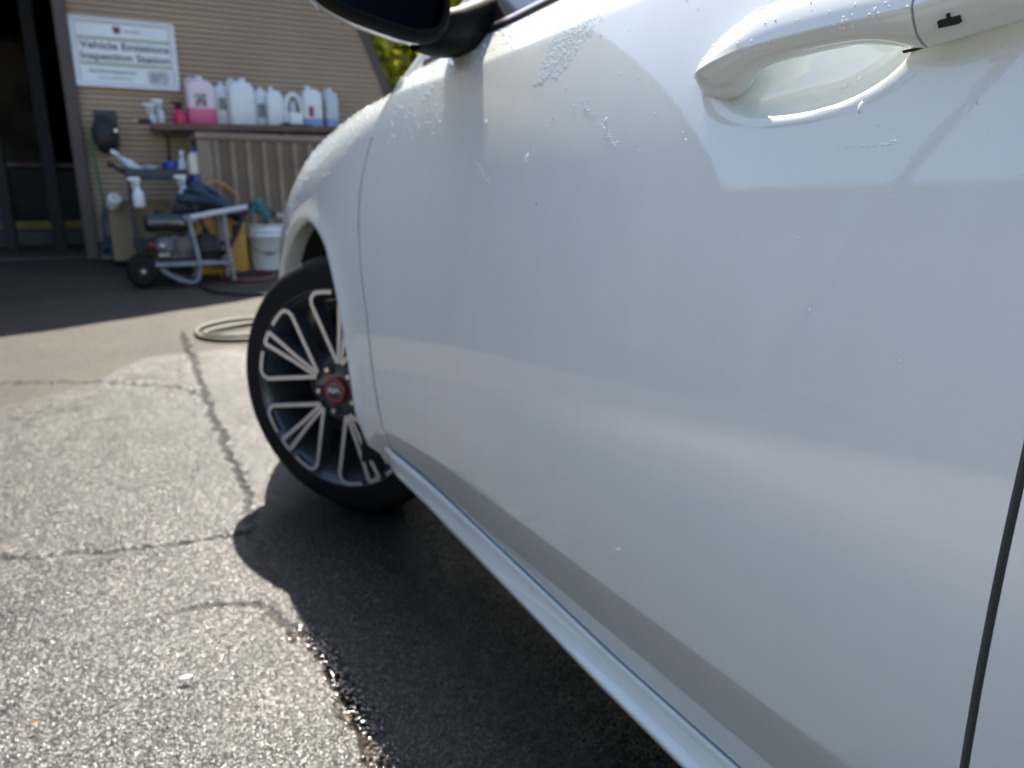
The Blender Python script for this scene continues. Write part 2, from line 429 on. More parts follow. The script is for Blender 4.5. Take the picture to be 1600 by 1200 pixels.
def worley(x, y, s, seed):
    r = np.random.RandomState(seed); TX = r.rand(256, 256); TY = r.rand(256, 256); TH = r.rand(256, 256)
    u, v = x * s, y * s; i, j = np.floor(u).astype(int), np.floor(v).astype(int)
    d = np.full(u.shape, 9.); h = np.zeros(u.shape)
    for a in (-1, 0, 1):
        for b in (-1, 0, 1):
            p, q = (i + a) % 256, (j + b) % 256
            e = np.hypot(i + a + TX[p, q] - u, j + b + TY[p, q] - v)
            m = e < d; d = np.where(m, e, d); h = np.where(m, TH[p, q], h)
    return d, h

def polydist(x, y, pts):
    d = np.full(x.shape, 9.); par = np.zeros(x.shape); n = len(pts) - 1
    for k in range(n):
        ax, ay = pts[k]; bx, by = pts[k + 1]; L2 = (bx - ax) ** 2 + (by - ay) ** 2
        t = np.clip(((x - ax) * (bx - ax) + (y - ay) * (by - ay)) / L2, 0, 1)
        e = np.hypot(x - ax - t * (bx - ax), y - ay - t * (by - ay)); m = e < d
        d = np.where(m, e, d); par = np.where(m, (k + t) / n, par)
    return d, par

def wiggle(pts, amp, seed, sub=7):
    r = random.Random(seed); out = []
    for a, b in zip(pts[:-1], pts[1:]):
        for k in range(sub):
            t = k / sub; out.append((a[0] + (b[0] - a[0]) * t + (r.random() - .5) * amp * (k > 0), a[1] + (b[1] - a[1]) * t + (r.random() - .5) * amp * (k > 0)))
    out.append(pts[-1]); return out

CR_MAIN = [(.216, 4.46), (.217, 4.1), (.222, 3.857), (.214, 3.375), (.206, 2.93), (.212, 2.564), (.209, 2.375), (.213, 2.146), (.204, 1.907), (.187, 1.719), (.2, 1.513), (.203, 1.294), (.26, 1.1)]
CR_GUT = [(-.1, 1.425), (.034, 1.423), (.09, 1.403), (.145, 1.379), (.172, 1.326), (.196, 1.239)]
GUT = [(.196, 1.239), (.221, 1.173), (.224, 1.095), (.229, 1.009), (.231, .927), (.236, .851), (.241, .78), (.25, .55)]
CR_TWO = [(-1.6, 1.98), (-.9, 1.9), (-.373, 1.856), (-.263, 1.818), (-.189, 1.801), (-.119, 1.768), (-.042, 1.754), (.031, 1.733), (.126, 1.72), (.18, 1.723)]
CR_THREE = [(-.55, 3.75), (-.234, 3.642), (-.085, 3.55), (.062, 3.443), (.156, 3.333), (.215, 3.171)]
WETEDGE_X = [-9, -1.2, -.5, -.339, -.16, -.084, .057, .234, .504, .9, 2, 9]
WETEDGE_Y = [2.4, 3.0, 3.30, 3.43, 3.62, 3.80, 3.95, 3.99, 3.93, 3.9, 3.6, 3.6]

def build_ground():
    def axis(segs):
        out = []
        for a, b, st in segs: out += list(np.arange(a, b - st * .3, st))
        return np.array(out + [segs[-1][1]])
    X = axis([(-150, -30, 24), (-30, -6, 3), (-6, -2, .4), (-2, -.9, .06), (-.9, -.55, .012), (-.55, .42, .0042), (.42, .8, .02), (.8, 2.4, .08), (2.4, 8, .5), (8, 30, 4), (30, 150, 24)])
    Y = axis([(-150, -30, 24), (-30, -6, 3), (-6, -1, .4), (-1, .5, .06), (.5, .74, .015), (.74, 2.05, .0042), (2.05, 3.1, .008), (3.1, 5.2, .02), (5.2, 8.2, .06), (8.2, 30, 1.5), (30, 220, 19)])
    x, y = np.meshgrid(X, Y, indexing='ij')
    near = ((x > -2) & (x < 2.6) & (y > .2) & (y < 9)).astype(float)
    z = gz(y)
    big = (vnoise(x, y, 1.7, 1) - .5) * .012 + (vnoise(x, y, 5.1, 2) - .5) * .006
    edge = np.interp(x, WETEDGE_X, WETEDGE_Y)
    edge = edge + (vnoise(x, y, 2.2, 8) - .5) * .25 + (vnoise(x, y, 9., 9) - .5) * .10
    wet = np.clip((edge - y) / .12 + .5, 0, 1) * np.clip((y + 3) / 2, 0, 1)
    far_dry = np.clip((y - 2.1) / 1.2, 0, 1)
    pale = np.clip((-.60 - x) / .95, 0, 1) * np.clip((3.3 - y) / .8, 0, 1) * np.clip((y + 12) / 4, 0, 1) * np.clip((x + 12) / 3, 0, 1)  # pale ground added out of frame to bounce sunlight onto the lower door
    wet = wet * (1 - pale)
    d1, h1 = worley(x, y, 95, 3); d2, h2 = worley(x, y, 128, 4)
    peb = (1 - np.clip(d1 * 1.25, 0, 1) ** 2) * (.35 + h1) * .0008 + (1 - np.clip(d2 * 1.25, 0, 1) ** 2) * (.3 + h2) * .0006
    fine = ((x > -.9) & (x < .45) & (y > .5) & (y < 3.2)).astype(float)
    z = z + near * (big + peb * fine * (1 - .75 * far_dry))
    crack = np.zeros_like(x)
    for pts, w, dep, sd, amp in ((CR_MAIN, .010, .008, 1, .03), (CR_GUT, .007, .008, 2, .016), (CR_TWO, .006, .007, 3, .02), (CR_THREE, .009, .007, 5, .04)):
        P = wiggle(pts, amp, sd, 12); d, par = polydist(x, y, P)
        wv = w * (.12 + .75 * vnoise(x, y, 22, 20 + sd) + .55 * vnoise(x, y, 75, 40 + sd)) * (1 + .6 * np.clip((y - 2) / 2, 0, 1))
        k = np.clip(1.5 - d / wv, 0, 1) * (np.clip((y - 1.45) / .6, .18, 1) if sd == 1 else 1); k = k * (np.clip(par * 4.5, 0, 1) * .75 if sd == 2 else 1); crack = np.maximum(crack, k); z = z - dep * k * near
    d, par = polydist(x, y, wiggle(GUT, .022, 4)); gw = .013 * (.5 + 1.0 * vnoise(x, y, 16, 31))
    bed = np.clip(1.5 - d / gw, 0, 1) * (y < 1.26); z = z - .011 * bed * near
    V = np.stack([x, y, z], -1).reshape(-1, 3)
    nx, ny = len(X), len(Y)
    idx = np.arange(nx * ny).reshape(nx, ny)
    F = np.stack([idx[:-1, :-1], idx[1:, :-1], idx[1:, 1:], idx[:-1, 1:]], -1).reshape(-1, 4)
    me = bpy.data.meshes.new('asphalt_lot')
    me.vertices.add(len(V)); me.vertices.foreach_set('co', V.ravel())
    me.loops.add(F.size); me.loops.foreach_set('vertex_index', F.ravel().astype(np.int32))
    me.polygons.add(len(F)); me.polygons.foreach_set('loop_start', np.arange(0, F.size, 4, dtype=np.int32))
    me.polygons.foreach_set('use_smooth', np.ones(len(F), bool))
    me.update(calc_edges=True)
    at = me.color_attributes.new('mask', 'FLOAT_COLOR', 'POINT')
    C = np.stack([wet, crack, bed, pale], -1).reshape(-1, 4)
    at.data.foreach_set('color', C.ravel().astype(np.float32))
    me.materials.append(ASPH)
    o = bpy.data.objects.new('asphalt_lot', me); COL.objects.link(o); o['kind'] = 'structure'
    return o
build_ground()

def ground_z(x, y): return float(gz(y))

# ---------------------------------------------------------------- garage (round-roofed shop)
WY = 7.5; GC = (-1.98, .335); GR = 4.70; JX0, JX1 = -.315, -.215; OX0 = -4.1; OH = 3.25
def build_garage():
    base = (GC[0], WY, .33)
    g = thing('garage_building', base, 'tan round-roofed repair garage with horizontal siding and a dark open bay door', 'building')
    def xr(z): return math.sqrt(max(0, GR ** 2 - (z - GC[1]) ** 2))
    # corrugated end wall, real ribs
    pitch = .046; zs = []; ys = []
    z = .33
    while z < GC[1] + GR - .02:
        for f, dy in ((0, .020), (.05, .022), (.55, .013), (.82, .004), (.90, 0)): zs.append(z + f * pitch); ys.append(WY - dy)
        z += pitch
    def wall(segfun, name):
        m = MB(); A = []; B = []
        for zz, yy in zip(zs, ys):
            s = segfun(zz)
            if s is None: continue
            A.append((s[0], yy, zz)); B.append((s[1], yy, zz))
        m.quadstrip(A, B, False)
        o = m.build(name, SIDING, g); o['kind'] = 'stuff'; return o
    wall(lambda q: (JX1, GC[0] + xr(q)) if q <= OH else None, 'siding')
    wall(lambda q: (GC[0] - xr(q), OX0) if q <= OH else None, 'siding')
    wall(lambda q: (GC[0] - xr(q), GC[0] + xr(q)) if q > OH else None, 'siding')
    # jambs and header
    m = MB(); m.box(((JX0 + JX1) / 2, WY - .01, .33 + (OH - .33) / 2), (JX1 - JX0, .16, OH - .33), ch=.008); m.build('door_jamb', BROWN, g)
    m = MB(); m.box((OX0 - .05, WY - .01, .33 + (OH - .33) / 2), (.1, .16, OH - .33), ch=.008); m.build('door_jamb', BROWN, g)
    m = MB(); m.box(((OX0 + JX0) / 2, WY - .012, OH + .06), (JX0 - OX0 + .3, .165, .12), ch=.008); m.build('door_header', BROWN, g)
    # arch trim and roof shell
    th = np.linspace(0, math.pi, 64)
    def arc(r, y): return [(GC[0] + r * math.cos(t), y, GC[1] + r * math.sin(t)) for t in th]
    m = MB()
    ring = [(GR - .03, WY - .03), (GR + .05, WY - .03), (GR + .05, WY + .1), (GR - .03, WY + .1)]
    m.grid([arc(r, y) for r, y in ring + ring[:1]], False); m.build('arch_trim', BROWN, g)
    m = MB(); ysr = np.linspace(WY + .02, WY + 13, 60)
    m.grid([arc(GR + .02 * (k % 2), y) for k, y in enumerate(ysr)], False); m.grid([arc(GR - .06 - .02 * (k % 2), y) for k, y in enumerate(ysr)], False)
    m.build('roof', ROOFM, g)
    m = MB(); A = arc(GR - .02, WY + 13); cz = (GC[0], WY + 13, GC[1])
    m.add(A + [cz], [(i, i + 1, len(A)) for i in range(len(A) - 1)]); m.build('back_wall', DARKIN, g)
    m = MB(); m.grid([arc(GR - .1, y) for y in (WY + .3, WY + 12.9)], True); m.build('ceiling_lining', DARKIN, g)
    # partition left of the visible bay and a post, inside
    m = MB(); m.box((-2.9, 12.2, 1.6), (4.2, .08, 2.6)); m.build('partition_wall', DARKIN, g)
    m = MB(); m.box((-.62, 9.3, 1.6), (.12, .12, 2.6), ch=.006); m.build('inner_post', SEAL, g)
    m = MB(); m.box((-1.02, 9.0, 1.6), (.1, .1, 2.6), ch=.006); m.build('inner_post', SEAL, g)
build_garage()
m = MB(); m.box((-1.98, 14, .342), (9.2, 12.8, .01)); tag(m.build('shop_floor', CONC), kind='structure')

# inside the bay
t = thing('lift_ramp', (-1.3, 10.6, .347), 'low yellow-edged vehicle lift ramp on the dark shop floor', 'lift')
m = MB(); m.box((-1.3, 10.6, .44), (2.2, .5, .18), ch=.01); m.build('deck', CARTM, t)
m = MB(); m.box((-1.3, 10.33, .585), (2.2, .03, .10), ch=.006); m.build('edge_rail', YELLOWP, t)
t = thing('workbench', (-.75, 11.4, .347), 'dark workbench with a pale worn top inside the bay', 'workbench')
m = MB(); m.box((-.75, 11.4, 1.30), (.9, .5, .05), ch=.006); m.build('bench_top', noisy('worn_bench', (.20, .13, .12), (.10, .07, .06), 6, (.6, .8)), t)
m = MB(); m.box((-.75, 11.42, .80), (.84, .42, .90), ch=.006); m.build('cabinet', SEAL, t)
t = thing('blue_drum', (-1.28, 10.9, .535), 'blue bottle of shop fluid with an orange lid on the lift ramp', 'bottle')
m = MB(); m.rbox((-1.22, 10.62, .535), .15, .12, .28, .03); m.build('body', BLUE, t)
m = MB(); m.cyl((-1.22, 10.62, .815), (-1.22, 10.62, .855), .03, n=12); m.build('cap', ORANGE, t)

# ---------------------------------------------------------------- emissions sign
def build_sign():
    x0, x1, z0, z1, y = -.225, .575, 1.757, 2.297, WY - .035
    t = thing('station_sign', (.175, WY - .015, z0), 'white framed emissions inspection sign with dark lettering on the siding', 'sign')
    w, h = x1 - x0, z1 - z0
    m = MB(); m.box(((x0 + x1) / 2, y + .004, (z0 + z1) / 2), (w - .01, .006, h - .01)); m.build('panel', SIGNW, t)
    for cx, cz, dx, dz in ((.5 * (x0 + x1), z1 - .01, w, .022), (.5 * (x0 + x1), z0 + .01, w, .022), (x0 + .01, .5 * (z0 + z1), .022, h - .045), (x1 - .01, .5 * (z0 + z1), .022, h - .045)):
        m = MB(); m.box((cx, y - .004, cz), (dx, .022, dz), ch=.003); m.build('frame', SIGNW, t)
    m = MB()
    for cx, cz, dx, dz in ((.5 * (x0 + x1), z1 - .036, w - .09, .004), (.5 * (x0 + x1), z0 + .03, w - .09, .004), (x0 + .045, .5 * (z0 + z1), .004, h - .07), (x1 - .045, .5 * (z0 + z1), .004, h - .07)):
        m.box((cx, y - .0005, cz), (dx, .002, dz))
    m.build('border_line', INKG, t)
    for cz in (z0 + .385, z0 + .185):
        m = MB(); m.box((.5 * (x0 + x1) + .005, y - .001, cz), (w - .11, .003, .022)); m.build('stripe', OLIVE, t)
    def put(s, size, width, xc, zb, mat, bold=.0, name='lettering'):
        vs, fs = text_mesh(s, size, bold); a = np.array(vs); lo, hi = a[:, 0].min(), a[:, 0].max()
        k = width / (hi - lo)
        m = MB(); m.add([(xc + (v[0] - (lo + hi) / 2) * k, y - .0015 - v[2], zb + v[1]) for v in vs], fs); o = m.build(name, mat, t); o['kind'] = 'stuff'
    put('Vehicle Emissions', .082, w - .125, .18, z0 + .303, INK, .0014)
    put('Inspection Station', .082, w - .125, .18, z0 + .217, INK, .0014)
    # emblem and small print are unreadable in the photograph: a keystone-like mark and rows of fine strokes
    m = MB(); m.add([(x + .13, y - .002, z + z0 + .452) for x, z in ((-.032, .02), (-.02, .032), (.02, .032), (.032, .02), (.02, -.025), (-.02, -.025))], [tuple(range(6))]); m.build('emblem', MAROON, t)
    def strokes(xa, xb, zc, hh, mat, seed, wd=.007):
        r = random.Random(seed); m = MB(); x = xa
        while x < xb:
            q = wd * r.uniform(.5, 1.2); m.box((x + q / 2, y - .001, zc + r.uniform(-.1, .1) * hh), (q, .002, hh * r.uniform(.7, 1))); x += q + wd * r.uniform(.5, .9)
        m.build('fine_print', mat, t)
    strokes(.17, .31, z0 + .452, .022, OLIVE, 1)
    strokes(-.11, .24, z0 + .125, .022, INKG, 2)
    strokes(-.05, .20, z0 + .075, .012, INKG, 3, .006)
    m = MB()
    for cx, cz, dx, dz in ((.415, z0 + .145, .15, .006), (.415, z0 + .055, .15, .006), (.337, z0 + .10, .006, .084), (.493, z0 + .10, .006, .084)): m.box((cx, y - .001, cz), (dx, .003, dz))
    m.build('number_box', INK, t)
    put('E073', .085, .12, .415, z0 + .07, INK, .002, 'station_number')
build_sign()

# ---------------------------------------------------------------- shelf and the jugs on it
def shelf_z(x): return 1.447 + .022 * (x - .3)
t = thing('wall_shelf', (1.2, WY, 1.45), 'long brown wooden wall shelf crowded with plastic jugs', 'shelf')
m = MB(); rt = Matrix.Rotation(-.022, 3, 'Y'); m.box((1.35, WY - .21, shelf_z(1.35) - .02), (2.1, .36, .038), rt, ch=.004); m.build('board', WOOD, t)
m = MB(); m.box((1.35, WY - .41, shelf_z(1.35) - .028), (2.1, .022, .055), rt, ch=.003); m.build('front_lip', WOOD, t)
for bx in (.42, 1.4, 2.2):
    m = MB(); m.box((bx, WY - .2, shelf_z(bx) - .065), (.03, .34, .03)); m.tube([(bx, WY - .02, shelf_z(bx) - .35), (bx, WY - .34, shelf_z(bx) - .08)], .012, 8); m.build('bracket', BROWN, t)

def jug(x, y, w, d, h, label, body=HDPE, fill=None, fill_h=0., lab=None, handle=True, cap=HDPE, lab_side=0, rz=0.0, name='plastic_jug', base_z=None, cap_off=0., group='plastic jugs on the wall shelf', low=None):
    z = shelf_z(x) + .002 if base_z is None else base_z
    t = thing(name, (x, y, z), label, 'jug', group)
    prof = [(.92, 0), (1, .03), (1, .74), (.95, .82), (.72, .92), (.45, .955)]
    if fill:
        fh = fill_h / h
        m = MB(); m.rbox((x, y, z), w, d, h, min(w, d) * .22, 5, [(.92, 0), (1, .03), (1, fh)], rz=rz); m.build('fluid', fill, t)
        m = MB(); m.rbox((x, y, z), w, d, h, min(w, d) * .22, 5, [(1, fh + .003)] + prof[2:], rz=rz); m.build('body', body, t)
    else:
        m = MB(); m.rbox((x, y, z), w, d, h, min(w, d) * .22, 5, prof, rz=rz); m.build('body', body, t)
    m = MB(); m.lathe([(w * .13, 0), (w * .135, .005), (w * .135, .03), (w * .11, .034), (0.0005, .034)], (x + cap_off, y, z + h * .95), n=14); m.build('cap', cap, t)
    if handle:
        m = MB(); a = -1 if cap_off >= 0 else 1
        m.tube(bez([(x + a * w * .10, y, z + h * .90), (x + a * w * .28, y, z + h * .99), (x + a * w * .43, y, z + h * .93), (x + a * w * .46, y, z + h * .76)], 12), .012, 8); m.build('handle', body, t)
    if lab:
        m = MB(); lw, lh, lz, lx = lab[1:]
        m.box((x + lx, y - d / 2 - .0015, z + lz), (lw, .002, lh)); m.build('label', lab[0], t)
    if low:
        m = MB(); m.rbox((x, y, z + .012), w * 1.008, d * 1.008, h * .17, min(w, d) * .22, 5, [(1, 0), (1, 1)], rz=rz); m.build('label_band', low, t)
    return t
jug(.715, 7.27, .235, .16, .385, 'white jug a third full of pink fluid with a dark square label', PINKT, PINK, .135, (LABELP, .095, .105, .20, -.005), cap_off=0.0)
jug(.90, 7.36, .15, .12, .36, 'pale jug with a black label squeezed behind the pink and the large white jug', HDPE, lab=(GLOSSBLK, .06, .10, .19, -.005), handle=False)
jug(1.045, 7.25, .225, .17, .385, 'largest plain milky white jug without any label', HDPE, cap_off=0.02)
jug(1.235, 7.37, .13, .12, .335, 'small pale jug with a grey label behind the largest white jug', HDPE, lab=(LABELG, .08, .12, .14, 0), handle=False)
jug(1.335, 7.29, .15, .14, .325, 'narrow white jug between the grey labelled jug and the arched handle jug', HDPE, cap_off=-.02, handle=False)
# jug with a big hollow handle
def handle_jug():
    x, y = 1.485, 7.24; z = shelf_z(x) + .002
    t = thing('plastic_jug', (x, y, z), 'short white jug with a big arched hollow handle on a black tray', 'jug', 'plastic jugs on the wall shelf')
    m = MB(); m.rbox((x + .02, y, z + .018), .13, .13, .10, .03, 5, [(.95, 0), (1, .1), (1, .8), (.85, 1)]); m.build('body', HDPE, t)
    m = MB(); m.tube(bez([(x - .055, y, z + .04), (x - .06, y, z + .18), (x - .02, y, z + .265), (x + .045, y, z + .265), (x + .085, y, z + .18), (x + .085, y, z + .05)], 22), .024, 10); m.build('handle', HDPE, t)
    m = MB(); m.rbox((x + .01, y + .02, z + .1), .06, .05, .12, .02, 4); m.build('pump', HDPE2, t)
    s = thing('drip_tray', (x, y, z - .001), 'flat black tray under the arched handle jug', 'tray')
    m = MB(); m.rbox((x + .02, y, z), .30, .17, .016, .03, 5, [(.95, 0), (1, 1)]); m.build('tray_body', GLOSSBLK, s)
handle_jug()
jug(1.665, 7.26, .185, .15, .345, 'white jug with a small red mark and a pale blue base band', HDPE, lab=(MAROON, .045, .09, .13, -.02), low=SKYBLUE, cap_off=-.03, handle=False)
jug(1.84, 7.25, .12, .14, .33, 'slim greyish jug with a blue base band, last at the car end of the shelf', HDPE2, low=SKYBLUE, handle=True)

def spray(x, y, z, label, body=HDPE, cap=HDPE, trigger=BLACKPL, h=.20, w=.085, group='spray bottles around the wash corner', hang=False, name='spray_bottle', tilt=None):
    t = thing(name, (x, y, z), label, 'spray bottle', group)
    r = w / 2
    m = MB(); m.lathe([(.0005, 0), (r * .95, 0), (r, .006), (r, h * .55), (r * .8, h * .70), (r * .38, h * .86), (r * .34, h), (.0005, h)], (x, y, z), n=18); m.build('body', body, t)
    m = MB(); m.lathe([(.0005, 0), (r * .48, 0), (r * .48, .025), (.0005, .025)], (x, y, z + h), n=12)
    m.build('collar', cap, t)
    m = MB(); m.box((x - .012, y - .01, z + h + .04), (.075, .024, .03), ch=.006); m.box((x - .055, y - .01, z + h + .042), (.02, .016, .018)); m.build('spray_head', cap, t)
    m = MB(); m.tube([(x - .028, y - .01, z + h + .028), (x - .034, y - .01, z + h - .005), (x - .028, y - .01, z + h - .03)], .006, 6); m.build('trigger', trigger, t)
    return t
spray(.53, 7.22, shelf_z(.53) + .002, 'small spray bottle of crimson fluid with a black and red trigger head', CRIMSON, BLACKPL, RED, .135, .105)
spray(.385, 7.25, shelf_z(.385) + .002, 'clear empty spray bottle at the sign end of the shelf', HDPE2, HDPE, HDPE, .15, .07)
spray(.315, 7.20, shelf_z(.315) + .002, 'small pale blue spray bottle leaning at the very end of the shelf', HDPE2, HDPE, HDPE, .11, .06)
t = thing('hose_nozzle', (.25, 7.15, 1.45), 'black nozzle lying on the shelf end with a shiny tip', 'nozzle')
m = MB(); m.tube([(.30, 7.12, 1.462), (.20, 7.10, 1.455)], [.016, .012], 10); m.build('barrel', BLACKPL, t)
m = MB(); m.tube([(.198, 7.10, 1.455), (.17, 7.098, 1.457)], [.011, .014], 10); m.build('tip', CHROME, t)

# ---------------------------------------------------------------- air conditioner
def build_ac():
    x0, x1, y0, y1, z0, z1 = .58, 1.72, 6.52, 7.02, .30, 1.325
    t = thing('air_conditioner', ((x0 + x1) / 2, (y0 + y1) / 2, z0 - .02), 'large beige outdoor condenser unit with louvred panels under the shelf', 'air conditioner')
    m = MB(); m.box(((x0 + x1) / 2, (y0 + y1) / 2, (z0 + z1) / 2), (x1 - x0 - .05, y1 - y0 - .05, z1 - z0 - .04)); m.build('core', ACDARK, t)
    m = MB(); m.box(((x0 + x1) / 2, (y0 + y1) / 2, z1 - .015), (x1 - x0 + .02, y1 - y0 + .02, .05), ch=.008); m.build('top_cover', ACBEIGE, t)
    m = MB(); m.box(((x0 + x1) / 2, (y0 + y1) / 2, z0 + .02), (x1 - x0, y1 - y0, .05), ch=.006); m.build('base_pan', ACBEIGE, t)
    for px, py in ((x0 + .055, y0 + .012), (x1 - .055, y0 + .012), (x0 + .055, y1 - .012), (x1 - .055, y1 - .012)):
        m = MB(); m.box((px, py, (z0 + z1) / 2), (.11, .024, z1 - z0 - .09), ch=.004); m.build('corner_panel', ACBEIGE, t)
    nb = 8
    for k in range(nb):
        xx = x0 + .14 + (x1 - x0 - .28) * k / (nb - 1)
        m = MB(); m.box((xx, y0 + .006, (z0 + z1) / 2), (.042, .016, z1 - z0 - .092), ch=.003); m.build('stile', ACBEIGE, t)
    m = MB(); n = 70
    for k in range(n):
        zz = z0 + .06 + (z1 - z0 - .13) * k / (n - 1); m.box(((x0 + x1) / 2, y0 + .018, zz), (x1 - x0 - .2, .008, .011), Matrix.Rotation(.5, 3, 'X'))
    o = m.build('louvre', ACBEIGE, t); o['kind'] = 'stuff'
    m = MB(); m.box(((x0 + x1) / 2, (y0 + y1) / 2, z0 - .025), (x1 - x0 + .16, y1 - y0 + .16, .055), ch=.008)
    tag(m.build('concrete_pad', CONC, base=((x0 + x1) / 2, (y0 + y1) / 2, z0 - .05)), 'low concrete pad under the beige condenser unit', 'pad')
build_ac()

# ---------------------------------------------------------------- hose reel and hoses on the wall
def build_reel():
    x, y, z = -.055, 7.38, 1.385
    t = thing('hose_reel', (x, WY, z), 'dark wall mounted hose reel with green hose beside the bay door', 'hose reel')
    m = MB(); m.box((x + .02, WY - .03, z + .04), (.17, .03, .30), ch=.005); m.build('bracket', CARTM, t)
    for yy in (y - .11, y + .07):
        m = MB(); m.lathe([(.0005, 0), (.145, 0), (.15, .006), (.145, .014), (.0005, .014)], (x, yy, z - .02), (0, 1, 0), 30, sx=.62); m.build('flange', BLACKPL, t)
    m = MB(); m.lathe([(.09, 0), (.115, .02), (.12, .08), (.115, .14), (.09, .16)], (x, y - .09, z - .02), (0, 1, 0), 26, sx=.62); m.build('wound_hose', HOSEG, t)
    m = MB(); m.tube([(x + .03, y - .12, z - .02), (x + .08, y - .16, z + .0), (x + .085, y - .2, z + .0)], .012, 8); m.build('crank', CHROME, t)
    m = MB(); m.tube(bez([(x - .09, y - .03, z + .04), (x - .10, y - .05, z - .15), (x - .085, y - .05, z - .45), (x - .06, y - .06, z - .75), (x - .03, y - .1, z - .95), (x + .05, y - .2, .36)], 40), .011, 8); m.build('hanging_hose', HOSEG, t)
build_reel()
t = thing('hose_pile', (.05, 7.2, .33), 'blue black hose heaped against the siding beside the door jamb', 'hose')
m = MB()
for k in range(7):
    rr = .13 + .02 * math.sin(k * 2.1); cx, cy = -.05 + .02 * math.cos(k), 7.22
    m.tube([(cx + rr * math.cos(a), cy + .10 * math.sin(a), .335 + .012 + .022 * k + .05 * abs(math.sin(a * .5 + k))) for a in np.linspace(0, 2 * math.pi, 22)[:-1]], .013, 7, closed=True)
m.tube(bez([(-.14, 7.3, .36), (-.16, 7.38, .6), (-.12, 7.42, .8), (-.08, 7.42, .55), (-.06, 7.35, .4)], 24), .013, 7)
m.build('coil', HOSEB, t)

# ---------------------------------------------------------------- rolling cart and its load
CT = (.315, 6.72, .255)
def build_cart():
    t = thing('utility_cart', CT, 'dark blue steel utility cart with bottles on its top tray', 'cart')
    x0, x1, y0, y1 = .055, .535, 6.60, 6.90
    gzc = ground_z(0, 6.7)
    for zz, nm in ((1.0, 'top_tray'), (.46, 'bottom_tray')):
        m = MB(); cx, cy = (x0 + x1) / 2, (y0 + y1) / 2
        m.box((cx, cy, zz), (x1 - x0, y1 - y0, .012))
        for a, b2, dx, dy in ((cx, y0, x1 - x0, .012), (cx, y1, x1 - x0, .012), (x0, cy, .012, y1 - y0 - .026), (x1, cy, .012, y1 - y0 - .026)): m.box((a, b2, zz + .02), (dx, dy, .075), ch=.002)
        m.build(nm, CARTM, t)
    for px in (x0 + .02, x1 - .02):
        for py in (y0 + .02, y1 - .02):
            m = MB(); m.box((px, py, gzc + .07 + (.99 - gzc - .07) / 2), (.028, .028, .99 - gzc - .07), ch=.003); m.build('leg', CARTM, t)
            m = MB(); m.lathe([(.0005, 0), (.03, 0), (.036, .006), (.036, .02), (.03, .026), (.0005, .026)], (px - .013, py, gzc + .037), (1, 0, 0), 16); m.build('caster', RUBBER, t)
    m = MB(); m.tube(bez([(x0 + .01, y0 + .03, 1.03), (x0 - .09, y0 + .03, 1.09), (x0 - .10, y1 - .03, 1.09), (x0 + .01, y1 - .03, 1.03)], 16), .011, 8); m.build('push_handle', CARTM, t)
build_cart()
spray(.125, 6.565, .765, 'white spray bottle hung on the cart front at the bay door end', HDPE, HDPE, HDPE, .17, .085)
spray(.455, 6.565, .790, 'pale spray bottle hung on the cart front at the condenser end', HDPE2, HDPE, HDPE, .165, .08)
t = thing('spray_bottle', (.1, 6.68, 1.03), 'white spray bottle lying tilted across the cart tray corner', 'spray bottle', 'spray bottles around the wash corner')
m = MB(); m.lathe([(.0005, 0), (.033, 0), (.036, .01), (.036, .10), (.022, .15), (.013, .17), (.013, .2), (.0005, .2)], (.16, 6.66, 1.035), (-.75, .1, .62), 16); m.build('body', HDPE2, t)
m = MB(); m.box((.00, 6.68, 1.175), (.06, .022, .028), Matrix.Rotation(.6, 3, 'Y'), ch=.005); m.build('spray_head', HDPE, t)
t = thing('wash_mitt', (.24, 6.7, 1.01), 'crumpled pale grey wash mitt on the cart tray', 'mitt')
m = MB(); m.sphere((.235, 6.70, 1.052), .055, (1.1, .9, .75)); m.sphere((.29, 6.72, 1.035), .045, (1.5, 1, .6)); m.sphere((.175, 6.70, 1.05), .03, (1.2, 1, .8)); m.build('fabric', noisy('grey_mitt', (.32, .34, .36), (.22, .24, .26), 30, (.8, .9), .5, 60), t)
t = thing('blue_tub', (.385, 6.75, 1.01), 'dark blue tub on the cart between the mitt and the cone bottle', 'tub')
m = MB(); m.lathe([(.0005, 0), (.055, 0), (.062, .01), (.064, .09), (.055, .115), (.0005, .118)], (.395, 6.76, 1.007), n=18); m.build('body', BLUE, t)
m = MB(); m.lathe([(.066, 0), (.068, .012), (.066, .02)], (.395, 6.76, 1.09), n=18); m.build('lid_ring', BLUE, t)
t = thing('cone_bottle', (.47, 6.67, 1.01), 'white cone shaped bottle beside the blue tub', 'bottle')
m = MB(); m.lathe([(.0005, 0), (.048, 0), (.05, .01), (.044, .06), (.02, .145), (.014, .15), (.014, .175), (.0005, .175)], (.475, 6.67, 1.007), n=18); m.build('body', HDPE2, t)
m = MB(); m.lathe([(.018, 0), (.018, .03), (.0005, .032)], (.475, 6.67, 1.17), n=12); m.build('cap', HDPE, t)
t = thing('detergent_bottle', (.60, 6.72, .86), 'cream and royal blue detergent bottle hanging at the cart corner with dark sling', 'bottle')
m = MB(); m.rbox((.565, 6.58, 1.02), .115, .085, .165, .025, 5, [(1, 0), (1, .75), (.8, .92), (.5, 1)], rz=.2); m.build('upper_body', CREAM, t)
m = MB(); m.rbox((.578, 6.58, .83), .115, .085, .185, .025, 5, [(.8, 0), (.95, .1), (1, .98)], rz=.2); m.build('blue_label', BLUE, t)
m = MB(); m.lathe([(.022, 0), (.022, .035), (.0005, .036)], (.565, 6.58, 1.18), n=14); m.build('cap', BLUE, t)
t = thing('work_apron', (.70, 6.74, .8), 'black apron hanging beside the condenser behind the detergent bottle', 'apron')
